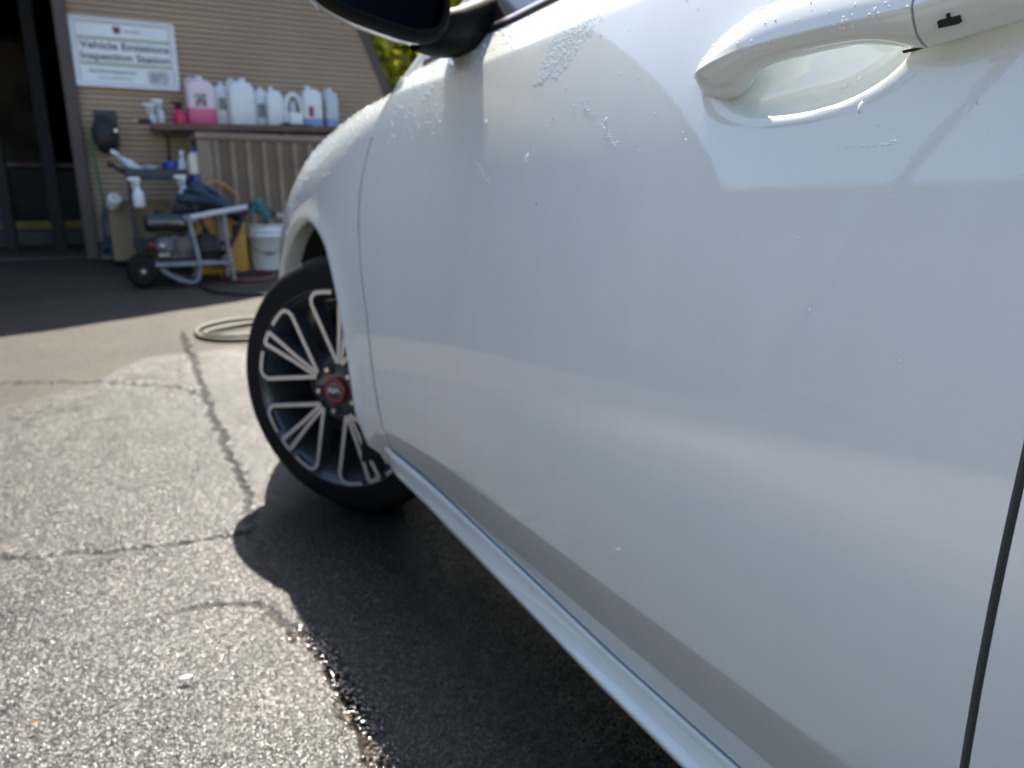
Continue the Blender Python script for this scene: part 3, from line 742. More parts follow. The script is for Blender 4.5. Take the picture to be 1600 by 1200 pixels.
m = MB(); G = [[((.60 + .07 * u + .01 * math.sin(9 * v)), 6.68 - .012 * math.sin(16 * u + 2 * v) - .02, 1.20 - .55 * v) for v in np.linspace(0, 1, 10)] for u in np.linspace(0, 1, 10)]
m.grid(G); o = m.build('cloth', BLACKPL, t); sdm = o.modifiers.new('thick', 'SOLIDIFY'); sdm.thickness = .006
# cardboard box behind the cart
t = thing('cardboard_box', (.14, 7.1, .33), 'tall tan cardboard box standing behind the dark cart', 'box')
m = MB(); m.box((.13, 7.12, .575), (.46, .28, .48), ch=.003); m.build('carton', CARD, t)
m = MB(); m.box((.13, 7.12, .818), (.05, .284, .003)); m.build('tape', noisy('tape', (.3, .25, .16), (.27, .22, .14), 9), t)
t = thing('roll_towel', (-.04, 6.98, .8), 'small white paper roll beside the cardboard box', 'paper roll')
m = MB(); m.lathe([(.018, 0), (.05, 0), (.052, .01), (.052, .09), (.05, .1), (.018, .1)], (-.06, 6.93, .78), (.2, -.6, .5), 18, close=True); m.build('paper', HDPE, t)

# ---------------------------------------------------------------- pressure washer
def build_washer():
    gx = ground_z(0, 6.0)
    b = (.35, 6.0, gx)
    t = thing('pressure_washer', b, 'black engined pressure washer on a grey tube frame with two rubber wheels', 'pressure washer')
    for yy in (5.93, 6.33):
        m = MB(); m.lathe([(.045, -.035), (.085, -.04), (.105, -.03), (.11, -.01), (.11, .01), (.105, .03), (.085, .04), (.045, .035)], (.085, yy, gx + .108), (0, 1, 0), 28); m.build('wheel', RUBBER, t)
        h = MB(); h.lathe([(.0005, -.034), (.018, -.034), (.02, -.024), (.046, -.02), (.046, .02), (.0005, .02)], (.085, yy, gx + .108), (0, 1, 0), 18); h.build('hub', ENGINE, t)
        h = MB(); h.lathe([(.0005, -.042), (.012, -.042), (.014, -.034)], (.085, yy, gx + .108), (0, 1, 0), 12); h.build('axle_nut', CHROME, t)
    m = MB(); m.cyl((.085, 5.93, gx + .108), (.085, 6.33, gx + .108), .01, n=10); m.build('axle', ENGINE, t)
    for yy in (5.9, 6.28):
        m = MB()
        m.tube(bez([(.20, yy, gx + .12), (.30, yy, gx + .05), (.40, yy, gx + .018), (.445, yy, gx + .05), (.46, yy, gx + .15), (.44, yy, gx + .33), (.42, yy, gx + .46), (.42, yy, gx + .50)], 36), .017, 10)
        m.tube([(.17, yy, gx + .15), (.70, yy, gx + .15)], .018, 10)
        m.tube(bez([(.66, yy, gx + .50), (.665, yy, gx + .3), (.68, yy, gx + .15), (.69, yy, gx + .02)], 14), .015, 10)
        m.build('tube_frame', GREYTUBE, t)
    for cx in (.44, .68):
        m = MB(); m.tube([(cx, 5.9, gx + .15), (cx, 6.28, gx + .15)], .015, 8); m.build('cross_tube', GREYTUBE, t)
    m = MB(); m.box((.36, 6.09, gx + .165), (.46, .34, .012)); m.build('deck_plate', GREYTUBE, t)
    m = MB(); m.rbox((.30, 6.08, gx + .385), .34, .26, .125, .04, 5, [(.9, 0), (1, .15), (1, .75), (.88, 1)]); m.build('fuel_tank', GLOSSBLK, t)
    m = MB(); m.cyl((.24, 6.06, gx + .505), (.24, 6.06, gx + .53), .03, n=14); m.build('fuel_cap', BLACKPL, t)
    m = MB(); m.box((.31, 6.10, gx + .27), (.24, .20, .19), ch=.02)
    for k in range(7): m.box((.31, 5.992, gx + .20 + .022 * k), (.20, .03, .008))
    m.build('engine_block', ENGINE, t)
    m = MB(); m.lathe([(.0005, 0), (.06, 0), (.07, .01), (.07, .04), (.055, .05), (.0005, .055)], (.245, 5.99, gx + .28), (0, -1, 0), 20); m.build('recoil_cover', ENGINE, t)
    m = MB(); m.lathe([(.0005, 0), (.022, 0), (.024, .02), (.0005, .03)], (.16, 5.96, gx + .29), (0, -1, 0), 12); m.build('red_switch', RED, t)
    m = MB(); m.sphere((.225, 5.93, gx + .285), .022); m.cyl((.2, 5.95, gx + .22), (.27, 5.95, gx + .22), .012, n=10); m.build('pull_handle', CHROME, t)
    m = MB(); m.rbox((.55, 6.10, gx + .16), .16, .16, .20, .03, 5, [(.9, 0), (1, .1), (1, .8), (.7, 1)]); m.cyl((.46, 6.03, gx + .24), (.64, 6.03, gx + .24), .028, n=14); m.build('pump', BLACKPL, t)
    m = MB(); m.tube([(.40, 5.93, gx + .475), (.55, 5.90, gx + .505), (.84, 5.86, gx + .555)], .021, 10); m.build('handle_bar', noisy('pale_bar', (.52, .53, .58), (.44, .45, .5), 10, (.35, .5)), t)
    m = MB(); m.tube([(.83, 5.862, gx + .554), (.90, 5.85, gx + .566)], .026, 10); m.build('grip', BLACKPL, t)
build_washer()
# yellow unit behind
t = thing('yellow_compressor', (.7, 6.36, .24), 'amber yellow compressor with black vents behind the pressure washer frame', 'compressor')
g6 = ground_z(0, 6.45)
m = MB(); m.rbox((.66, 6.46, g6), .42, .20, .45, .03, 5, [(.96, 0), (1, .05), (1, .9), (.92, 1)]); m.build('housing', YELLOW, t)
for q in ((.56, .30, .05, .10), (.67, .22, .13, .05), (.78, .34, .04, .09)):
    m = MB(); m.box((q[0], 6.355, g6 + q[1]), (q[2], .012, q[3]), Matrix.Rotation(.15, 3, 'Y')); m.build('vent', BLACKPL, t)
m = MB(); m.lathe([(.0005, 0), (.06, 0), (.06, .02), (.0005, .03)], (.63, 6.36, g6 + .10), (0, -1, 0), 18); m.build('gauge_cover', YELLOW, t)
m = MB(); m.box((.66, 6.46, g6 + .47), (.3, .05, .035), ch=.01); m.build('carry_handle', BLACKPL, t)
# hose bundle and cloth heaped over the machines
t = thing('hose_bundle', (.6, 6.2, .75), 'heap of black rubber hose slung over the compressor and washer', 'hose')
m = MB()
for k in range(9):
    cx, cz = .615 + .015 * math.sin(k * 2.3), .79 + .014 * k
    m.tube([(cx + (.235 - .015 * k) * math.cos(a), 6.28 + .10 * math.sin(a) + .012 * math.sin(3 * a + k), cz - .075 * math.cos(a) - .05 * math.cos(a) ** 2) for a in np.linspace(0, 2 * math.pi, 26)[:-1]], .017, 7, closed=True)
m.build('coil', HOSEB, t)
for P in ([(.47, 6.15, .80), (.52, 6.1, .66), (.60, 6.12, .52), (.72, 6.18, .50), (.80, 6.2, .62), (.86, 6.2, .74)], [(.83, 6.18, .78), (.80, 6.15, .62), (.70, 6.1, .46), (.60, 6.14, .36), (.66, 6.2, .30)]):
    m = MB(); m.tube(bez(P, 26), .015, 7); m.build('strand', BLACKPL, t)
t = thing('black_tarp', (.6, 6.3, .8), 'black crumpled cover draped between the hose heap and the yellow compressor', 'cover')
m = MB(); G = []
for u in np.linspace(-1, 1, 26):
    row = []
    for v in np.linspace(0, 2 * math.pi, 22)[:-1]:
        rr = math.sqrt(max(0, 1 - u * u)); n1 = .016 * math.sin(7 * u + 3 * v) + .012 * math.sin(5 * v - 4 * u)
        row.append((.60 + .27 * u + .0 * v, 6.34 + (.12 + n1) * rr * math.cos(v), .79 - .10 * u * u + (.075 + n1) * rr * math.sin(v) - .03 * u))
    G.append(row)
m.grid(G, True, wrap=True); m.build('cloth', noisy('dark_cover', (.018, .021, .028), (.03, .034, .042), 9, (.5, .75), .3, 20), t)
t = thing('orange_air_hose', (.62, 6.35, .9), 'thin orange hose looped above the black hose heap', 'hose')
m = MB(); m.tube(bez([(.54, 6.30, .84), (.57, 6.27, .91), (.62, 6.27, .90), (.60, 6.30, .935), (.68, 6.32, .95), (.76, 6.34, .91), (.83, 6.34, .84)], 36), .011, 7); m.sphere((.585, 6.26, .905), .028, (1.4, .8, .9)); m.build('loop', ORANGE, t)
# glove and spray gun
t = thing('work_glove', (.92, 5.9, .76), 'teal work glove hooked over the end of the washer handle', 'glove')
m = MB(); m.sphere((.905, 5.86, .765), .055, (.9, .6, 1.05)); m.build('palm', TEAL, t)
for k in range(4):
    m = MB(); a = .5 - .28 * k
    m.tube([(.92 + .012 * k, 5.845, .745 - .008 * k), (.945 + .014 * k, 5.835, .70 - .006 * k), (.95 + .016 * k, 5.835, .66 + .012 * k)], [.015, .014, .011], 8); m.build('finger', TEAL, t)
m = MB(); m.tube([(.88, 5.83, .765), (.85, 5.82, .735), (.845, 5.82, .715)], [.016, .014, .011], 8); m.build('thumb', TEAL, t)
t = thing('spray_gun', (1.0, 5.9, .72), 'black pressure washer gun with steel lance lying over the white bucket', 'spray gun')
m = MB(); m.box((.985, 5.88, .725), (.10, .035, .05), Matrix.Rotation(.35, 3, 'Y'), ch=.01); m.tube([(.965, 5.88, .72), (.95, 5.87, .63)], [.02, .017], 10); m.build('gun_body', BLACKPL, t)
m = MB(); m.tube([(1.03, 5.88, .71), (1.40, 5.90, .60)], .009, 8); m.tube([(1.03, 5.89, .69), (1.40, 5.91, .58)], .006, 8); m.build('lance', noisy('pale_lance', (.5, .45, .38), (.42, .38, .32), 9, (.3, .4), metal=.6), t)
# bucket
def build_bucket():
    c = (1.035, 6.5, ground_z(0, 6.5) + .002)
    t = thing('white_bucket', c, 'white plastic bucket with rim ribs standing near the front wheel', 'bucket')
    m = MB(); m.lathe([(.0005, 0), (.125, 0), (.13, .008), (.146, .27), (.154, .272), (.154, .285), (.147, .287), (.148, .31), (.156, .312), (.156, .325), (.149, .327), (.151, .36), (.157, .362), (.157, .372), (.147, .372), (.127, .012), (.0005, .012)], c, n=40); m.build('pail', HDPE, t)
    m = MB(); m.tube(bez([(c[0] - .155, c[1], c[2] + .30), (c[0] - .12, c[1] - .12, c[2] + .19), (c[0], c[1] - .165, c[2] + .14), (c[0] + .12, c[1] - .12, c[2] + .19), (c[0] + .155, c[1], c[2] + .30)], 22), .003, 6); m.build('wire_handle', STEEL, t)
    m = MB(); m.cyl((c[0] - .03, c[1] - .16, c[2] + .14), (c[0] + .03, c[1] - .16, c[2] + .14), .008, n=8); m.build('handle_grip', BLACKPL, t)
build_bucket()
t = thing('black_crate', (.88, 6.62, .26), 'black crate squeezed between the compressor and the white bucket', 'crate')
m = MB(); m.rbox((.855, 6.72, ground_z(0, 6.7)), .16, .22, .28, .02, 4, [(.92, 0), (1, 1)]); m.build('crate_body', BLACKPL, t)
# hoses on the ground
t = thing('red_hose', (.8, 6.2, .2), 'dull red hose coiled on the ground beside the washer', 'hose')
m = MB(); m.tube([(.82 + (.20 + .01 * k) * math.cos(a), 6.15 + (.22 + .01 * k) * math.sin(a), ground_z(0, 6.15 + .22 * math.sin(a)) + .014 + .004 * k) for k in range(2) for a in np.linspace(0, 2 * math.pi, 26)[:-1]], .012, 7, closed=False); m.build('coil', HOSER, t)
t = thing('black_hose', (.6, 5.4, .15), 'black hose running from the washer across the shaded asphalt', 'hose')
P = bez([(.47, 5.92, 0), (.46, 5.75, 0), (.53, 5.55, 0), (.68, 5.42, 0), (.85, 5.36, 0), (1.1, 5.3, 0), (1.5, 5.1, 0)], 40)
m = MB(); m.tube([(p.x, p.y, ground_z(0, p.y) + .011) for p in P], .010, 7); m.build('line', BLACKPL, t)
t = thing('garden_hose', (.45, 4.35, .08), 'olive garden hose loop lying on the sunlit asphalt behind the front wheel', 'hose')
P = bez([(1.1, 4.72, 0), (.75, 4.62, 0), (.52, 4.62, 0), (.37, 4.54, 0), (.295, 4.42, 0), (.30, 4.26, 0), (.40, 4.15, 0), (.58, 4.12, 0), (.9, 4.2, 0), (1.3, 4.3, 0)], 60)
m = MB(); m.tube([(p.x, p.y, ground_z(0, p.y) + .013) for p in P], .012, 8); m.build('loop', HOSEY, t)
P = bez([(1.1, 4.60, 0), (.75, 4.52, 0), (.5, 4.44, 0), (.36, 4.36, 0), (.325, 4.28, 0), (.42, 4.2, 0), (.6, 4.19, 0), (1.2, 4.26, 0)], 60)
m = MB(); m.tube([(p.x, p.y, ground_z(0, p.y) + .020) for p in P], .012, 8); m.build('loop', HOSEY, t)

# ---------------------------------------------------------------- trees, neighbouring shed, pole
def tree(x, y, h, cr, seed, label, nleaf=15000):
    r = random.Random(seed); z0 = float(gz(y)) - .05
    t = thing('leafy_tree', (x, y, z0), label, 'tree', 'trees behind the garage')
    m = MB(); top = Vector((x + .2, y, z0 + h * .72))
    m.tube(bez([(x, y, z0), (x + .08, y, z0 + h * .2), (x - .03, y + .05, z0 + h * .45), top], 14), [.16 - .10 * k / 12 for k in range(13)], 10)
    tips = []
    for k in range(11):
        a = k * 2.4 + r.random(); s = Vector((x, y, z0 + h * (.12 + .5 * k / 11)))
        e = s + Vector((math.cos(a) * cr * r.uniform(.5, .95), math.sin(a) * cr * r.uniform(.5, .95), h * r.uniform(.10, .30)))
        m.tube(bez([s, s.lerp(e, .5) + Vector((0, 0, -.1)), e], 8), [.06 - .045 * q / 8 for q in range(9)], 7); tips.append(e)
    m.build('trunk', BARK, t)
    m = MB(); vs = []; fs = []
    cl = [(e + Vector((r.uniform(-.5, .5), r.uniform(-.5, .5), r.uniform(-.3, .5))), r.uniform(.35, .75)) for e in tips for _ in range(5)] + [(top + Vector((r.uniform(-1, 1), r.uniform(-1, 1), r.uniform(-.4, .9))), r.uniform(.4, .8)) for _ in range(14)] + [(Vector((x + r.uniform(-cr, cr) * .9, y + r.uniform(-1, 1), z0 + h * r.uniform(.3, .75))), r.uniform(.5, .8)) for _ in range(40)]
    for k in range(nleaf):
        c, rad = r.choice(cl); d = Vector((r.gauss(0, 1), r.gauss(0, 1), r.gauss(0, 1))).normalized() * rad * r.random() ** .4
        p = c + d; u = Vector((r.gauss(0, 1), r.gauss(0, 1), r.gauss(0, .6))).normalized(); w = u.cross(Vector((r.gauss(0, 1), r.gauss(0, 1), r.gauss(0, 1)))).normalized()
        L_, B_ = r.uniform(.09, .17), r.uniform(.05, .085); o = len(vs)
        vs += [p - u * L_, p + w * B_, p + u * L_, p - w * B_]; fs.append((o, o + 1, o + 2, o + 3))
    m.add(vs, fs, False); o = m.build('crown', LEAF, t); o['kind'] = 'stuff'
tree(5.2, 14.5, 5.2, 1.9, 3, 'sunlit yellow-green leafy tree behind the right edge of the round garage')
tree(7.4, 16.0, 6.0, 2.0, 5, 'taller yellow-green leafy tree farther right behind the garage')
tree(4.4, 18.5, 4.6, 1.8, 9, 'low bushy tree directly behind the garage edge')

t = thing('storage_shed', (-10.5, 6, 0), 'long low grey boarded storage shed across the lot', 'shed')
m = MB()
for k in range(49): m.box((-9.98 + .012 * (k % 2), 5, .08 + .125 * k), (.03, 26, .118), Matrix.Rotation(.06, 3, 'Y'))
o = m.build('boarding', SHEDM, t); o['kind'] = 'stuff'
m = MB(); m.box((-12.5, 5, 3.05), (4.9, 25.9, 6.05)); m.build('wall', SHEDM, t)
m = MB(); m.box((-12.4, 5, 6.2), (5.6, 26.6, .12), Matrix.Rotation(.04, 3, 'Y')); m.build('roof', ROOFM, t)
for yy in (-2, 4, 10):
    m = MB(); m.box((-9.93, yy, 1.15), (.05, 2.2, 2.2), ch=.01); m.build('door', BROWN, t)

t = thing('utility_pole', (-5.5, 5.7, .1), 'leaning timber utility pole with a crossarm in front of the boarded shed', 'utility pole')
m = MB(); m.tube([(-5.5, 5.7, .1), (-6.0, 5.15, 7.6)], [.10, .07], 12); m.build('pole', BARK, t)
m = MB(); m.box((-5.96, 5.2, 7.0), (.1, 1.9, .1), ch=.01); m.build('crossarm', BARK, t)
for dy in (-.8, 0, .8):
    m = MB(); m.lathe([(.0005, 0), (.04, 0), (.05, .05), (.03, .12), (.0005, .12)], (-5.96, 5.2 + dy, 7.05), n=10); m.build('insulator', GLOSSBLK, t)
# ---------------------------------------------------------------- the car
def sm(a, b, x):
    t = np.clip((x - a) / (b - a), 0, 1); return t * t * (3 - 2 * t)
def X0(y):
    y = np.asarray(y, float)
    x = .417 - .048 * sm(1.05, 1.8, y)
    x = x + .246 * np.maximum(0, y - 2.0) ** 2 + .9 * np.maximum(0, y - 2.3) ** 2
    return x + .03 * np.maximum(0, -.9 - y) ** 2
def sbase(z):
    z = np.asarray(z, float)
    b = np.where(z > .42, .35 * (z - .42) ** 2, .30 * (z - .42) ** 2)
    return b + .25 * (np.sqrt((.312 - z) ** 2 + .0022 ** 2) + (.312 - z)) / 2
def crease(y): return .327 + (.018 / .87) * np.clip(1.176 - np.asarray(y), -.3, 2)
def side(y, z, shoulder=True):
    z = np.asarray(z, float); y = np.asarray(y, float)
    zz = z - (crease(y) - .312) * np.clip((.5 - z) / .15, 0, 1)
    s = .20 * (np.sqrt((z - .957) ** 2 + .003 ** 2) + (z - .957)) if shoulder else 0
    return X0(y) + sbase(zz) + s
CK = [-9, 1.2, 1.5, 1.8, 2.1, 2.35, 2.55, 2.7, 2.8]; CZ = [1.003, 1.003, .998, .97, .923, .848, .759, .671, .60]
_yy = np.linspace(1.0, 2.8, 181); _zz = np.interp(_yy, CK, CZ)
for _ in range(3): _zz[8:-8] = np.convolve(_zz, np.ones(17) / 17, 'same')[8:-8]
def zcrown(y): return float(np.interp(y, _yy, _zz)) if y > 1.0 else 1.003
XC = 1.30
def roll_h(y): return .095 + .095 * float(sm(1.45, 1.9, y))
def roll(y, n=18):
    zc = zcrown(y); rh = roll_h(y); zs = zc - rh
    x0 = float(side(y, zs, False)); dx = float(side(y, zs + 1e-3, False) - side(y, zs - 1e-3, False)) / 2e-3
    p0 = np.array([x0, zs]); p3 = np.array([x0 + .15, zc + .006]); p1 = p0 + np.array([dx, 1.]) * rh * .62; p2 = p3 - np.array([1, .17]) * .085
    t = np.linspace(0, 1, n)[:, None]
    return (1 - t) ** 3 * p0 + 3 * t * (1 - t) ** 2 * p1 + 3 * t * t * (1 - t) * p2 + t ** 3 * p3

CUP = (.437, .850, .094, .043)
def cup(y, z):
    r = (np.abs((y - CUP[0]) / CUP[2]) ** 2.2 + np.abs((z - CUP[1]) / CUP[3]) ** 2.2) ** (1 / 2.2)
    rim = .0012 * np.exp(-((r - 1.10) / .08) ** 2)
    q = np.clip(1.02 - r, 0, 1); return .030 * (1 - (1 - q) ** 2.6) * sm(0, .10, q) - .4 * rim

CARB = (XC, 0.2, 0.0)
car = thing('white_car', CARB, 'wet white sedan with black and silver wheels filling the right of the picture', 'car')

def lip(m, ring, depth, inward, mi=0):
    """return flange round a panel: ring of points pushed inwards in three steps for a rolled edge"""
    P = [np.array(p) for p in ring]; rows = [P]
    n = len(P)
    for k, (a, b) in enumerate(((.0006, .0012), (.0022, .0035), (.0028, depth))):
        rows.append([p + np.array([b, 0, 0]) + np.array(inward(p)) * a for p in P])
    m.grid([[tuple(q) for q in r] + [tuple(r[0])] for r in rows], True, mi)

def panel(name, zb, zt, yr, yf, nu, nv, mat, parent, fn, umap=None, vmap=None):
    us = np.linspace(0, 1, nu) if umap is None else umap; vs = np.linspace(0, 1, nv) if vmap is None else vmap
    G = np.zeros((len(us), len(vs), 3))
    for i, u in enumerate(us):
        for it in range(1):
            ym = yr(.6) + (yf(.6) - yr(.6)) * u
            z0, z1 = zb(ym), zt(ym); z = z0 + (z1 - z0) * vs
            y = np.array([yr(q) + (yf(q) - yr(q)) * u for q in z])
        G[i, :, 1] = y; G[i, :, 2] = z; G[i, :, 0] = fn(y, z)
    m = MB(); m.grid(G.tolist(), True, flip=True)
    ring = [G[i, 0] for i in range(len(us))] + [G[-1, j] for j in range(1, len(vs))] + [G[i, -1] for i in range(len(us) - 2, -1, -1)] + [G[0, j] for j in range(len(vs) - 2, 0, -1)]
    c = G.reshape(-1, 3).mean(0)
    def inw(p):
        d = c - p; d[0] = 0; return d / (np.linalg.norm(d) + 1e-9)
    lip(m, ring, .022, inw)
    return m.build(name, mat, parent)

DF_Z = [.20, .279, .306, .36, .53, .656, .742, .798, .836, .882, .93, .953, 1.02]
DF_Y = [1.335, 1.337, 1.338, 1.349, 1.39, 1.452, 1.487, 1.499, 1.50, 1.493, 1.474, 1.455, 1.40]
def df(z): return float(np.interp(z, DF_Z, DF_Y))
def dr(z): return .2165 + .012 * max(0, abs(z - .52) - .08) ** 1
def dbot(y): return float(np.interp(y, [-1.2, .2, .64, 1.1, 1.34, 1.5], [.222, .220, .219, .247, .275, .285]))
def dtop(y): return float(np.interp(y, [-1.2, .2, .9, 1.2, 1.34, 1.5], [1.019, 1.019, 1.017, 1.013, 1.003, .985]))
# denser columns around the handle cup
uu = np.unique(np.concatenate([np.linspace(0, 1, 120), np.linspace(.07, .29, 90)]))
vv = np.unique(np.concatenate([np.linspace(0, 1, 130), np.linspace(.70, .88, 70), np.linspace(.0, .20, 60), np.linspace(.90, 1, 24)]))
fdoor = panel('front_door', dbot, dtop, dr, df, 0, 0, PAINT, car, lambda y, z: side(y, z) + cup(y, z), uu, vv)
rdoor = panel('rear_door', dbot, dtop, lambda z: -.80, lambda z: dr(z) - .0054, 40, 90, PAINT, car, lambda y, z: side(y, z))
# black seal behind the front gap; grey strip paints the rear gap's shaded flange
m = MB(); m.grid([[(float(side(y, z)) + .028, y, z) for z in np.linspace(.23, 1.0, 30)] for y in np.linspace(.15, .27, 4)], True, flip=True, mi=1)
m.grid([[(float(side(df(z) + d, z)) + .024, df(z) + d, z) for z in np.linspace(.24, .98, 40)] for d in (-.03, .03)], True, flip=True)
m.build('seal_and_flange_shade', [SEAL, principled('shaded_flange_grey', (.07, .075, .08), .6)], car)

# fender with wheel arch
AC_Y, AC_Z, AC_R = 1.873, .32, .393
def build_fender():
    m = MB(); G = []
    # radial grid: from arch lip outwards to the outline, above the arch
    def outline(a):
        dy, dz = math.cos(a), math.sin(a)
        best = None
        for rr in np.linspace(AC_R, 1.4, 500):
            y, z = AC_Y + rr * dy, AC_Z + rr * dz
            if y < df(z) + .0065 or y > 2.74 or z > zcrown(min(y, 2.79)) - roll_h(y) or z < .20: break
            best = rr
        return best or AC_R + .001
    angs = np.linspace(math.pi + .18, -.12, 90)
    lipr = [(AC_R - .004, .05), (AC_R - .006, .012), (AC_R - .004, .004), (AC_R, .0)]
    for a in angs:
        ro = outline(a); row = []
        for rr, dx in lipr:
            y, z = AC_Y + rr * math.cos(a), AC_Z + rr * math.sin(a); row.append((float(side(y, z, False)) + dx, y, z))
        for q in np.linspace(0, 1, 26)[1:]:
            rr = AC_R + (ro - AC_R) * q; y, z = AC_Y + rr * math.cos(a), AC_Z + rr * math.sin(a)
            fl = -.006 * math.exp(-((rr - AC_R) / .035) ** 2)
            row.append((float(side(y, z, False)) + fl * (1 if q < .9 else 0), y, z))
        G.append(row)
    m.grid(G, True)
    # crown roll and shoulder up to the bonnet edge
    ys = np.linspace(1.425, 2.74, 80); G2 = []
    for y in ys:
        b = roll(y); G2.append([(float(side(y, zcrown(y) - roll_h(y) - .02, False)), y, zcrown(y) - roll_h(y) - .02)] + [(q[0], y, q[1]) for q in b])
    yf0 = [max(y, df(zcrown(y) - .14 + .0) + .0065) for y in ys]
    G3 = []
    for y, row in zip(ys, G2):
        G3.append([(p[0], max(p[1], df(p[2]) + .0065) if p[2] < 1.0 else p[1], p[2]) for p in row])
    m.grid(G3, True, flip=False)
    # return edge along the door gap
    Z = np.linspace(.285, .985, 40)
    A = [(float(side(df(z) + .0065, z, False)), df(z) + .0065, z) for z in Z]
    m.grid([A, [(p[0] + .0012, p[1] + .0008, p[2]) for p in A], [(p[0] + .02, p[1] + .001, p[2]) for p in A]], True)
    return m.build('fender', PAINT, car)
build_fender()
# bonnet, nose
def build_front():
    m = MB(); G = []
    ys = np.linspace(1.425, 2.74, 60)
    for y in ys:
        x0, z0 = roll(y)[-1]; row = []
        for q in np.linspace(0, 1, 30):
            qq = q if q < .5 else 1 - q
            x = x0 + .004 + (2 * XC - 2 * x0 - .008) * q
            row.append((x, y, z0 + .17 * (XC - x0) * (2 * qq - (2 * qq) ** 2 * .5) * .62))
        G.append(row)
    m.grid(G, True, flip=True); m.build('bonnet', PAINT, car)
    m = MB(); G = []
    y = 2.74; sec = [(float(side(y, z, False)), z) for z in np.linspace(.2, zcrown(y) - roll_h(y), 10)] + [tuple(q) for q in roll(y)]
    for k, s in enumerate(np.linspace(0, 1, 8)):
        G.append([(x + (XC - x) * .35 * s * s, y + .24 * math.sin(s * math.pi / 2), z - .06 * s * s * (z - .2)) for x, z in sec])
    m.grid(G, True); m.grid([[(2 * XC - p[0], p[1], p[2]) for p in r] for r in G], True, flip=True)
    E = G[-1]; m.grid([E, [(2 * XC - p[0], p[1], p[2]) for p in E]], True); m.build('bumper', PAINT, car)
build_front()
# wheel house lining and underbody: keeps daylight out of the arch
m = MB(); m.grid([[(x, AC_Y + (AC_R - .002) * math.cos(a), AC_Z + (AC_R - .002) * math.sin(a)) for x in (.40, .50, .85)] for a in np.linspace(math.pi + .3, -.3, 40)], True)
m.grid([[(.85, AC_Y - .42, z), (.85, AC_Y + .42, z)] for z in (.15, .78)], False); m.build('wheel_arch_liner', SEAL, car)
m = MB(); m.box((XC, .35, .225), (1.44, 2.2, .10)); m.box((XC, 1.9, .24), (.86, 1.4, .14)); m.box((XC, -1.45, .25), (1.1, 1.5, .14)); m.box((2 * XC - .47, .35, .19), (.08, 2.2, .11)); m.build('underbody', SEAL, car)

# sill
def sill_side(mirror=False):
    m = MB(); G = []
    for y in np.linspace(-.80, 1.445, 94):
        zt = dbot(min(y, 1.34)) - .0022; xd = float(side(y, zt + .0022, False))
        zb = float(np.interp(y, [-1, .65, 1.1, 1.40], [.178, .178, .190, .220])) ; xb = float(X0(y)) + .030
        h = zt - zb; e = float(sm(1.33, 1.43, y)); xd += .012 * e; xb += .014 * e
        G.append([(xd + .05, y, zt - .003), (xd + .002, y, zt - .002), (xd - .002, y, zt - .0005), (xd - .0038, y, zt - .0025), (xd - .0044, y, zt - .007), (xd - .004, y, zt - .014),
                  (xb - .004, y, zb + .35 * h), (xb - .006, y, zb + .012), (xb - .004, y, zb + .004), (xb + .002, y, zb), (xb + .03, y, zb + .001), (.62, y, zb + .02)])
    m.grid(G, True)
    e = G[-1]; c = np.mean(np.array(e), 0); m.add(e + [tuple(c)], [(i, i + 1, len(e)) for i in range(len(e) - 1)])
    return m
sill_side().build('sill', PAINT, car)

# rear quarter, roof, boot: plain continuation of the body
m = MB(); m.grid([[(float(side(y, z)), y, z) for z in np.linspace(.22, 1.019, 40)] for y in np.linspace(-2.0, -.806, 30)], True, flip=True)
m.grid([[(float(side(-2.0, z)) + .25 * (1 - math.cos(a)), -2.0 - .3 * math.sin(a), z) for z in np.linspace(.22, 1.0, 12)] for a in np.linspace(math.pi / 2, 0, 6)], True, flip=True)
E1 = [(float(side(-2.0, z)) + .25, -2.3, z) for z in np.linspace(.22, 1.0, 12)]
m.grid([E1, [(2 * XC - p[0], p[1], p[2]) for p in E1]], True)
m.build('quarter_panel', PAINT, car)
m = MB(); m.grid([[(x, y, 1.02 + .03 * (1 - ((x - XC) / .72) ** 2)) for x in np.linspace(.59, 2 * XC - .59, 16)] for y in np.linspace(-2.3, -1.55, 8)], True, flip=True); m.build('boot_lid', PAINT, car)
# far side of the body, one plain shell
m = MB(); m.grid([[(2 * XC - float(side(y, z)), y, z) for z in np.linspace(.22, .99, 24)] for y in np.linspace(-2.0, 1.40, 40)], True); 
G = []
for y in np.linspace(1.40, 2.74, 40):
    zlo = .22
    if abs(y - AC_Y) < AC_R: zlo = max(.22, AC_Z + math.sqrt(AC_R ** 2 - (y - AC_Y) ** 2))
    zs = np.linspace(min(zlo, zcrown(y) - roll_h(y) - .01), zcrown(y) - roll_h(y), 12)
    G.append([(2 * XC - float(side(y, z, False)), y, z) for z in zs] + [(2 * XC - q[0], y, q[1]) for q in roll(y)])
m.grid(G, True); m.build('far_side_body', PAINT, car)

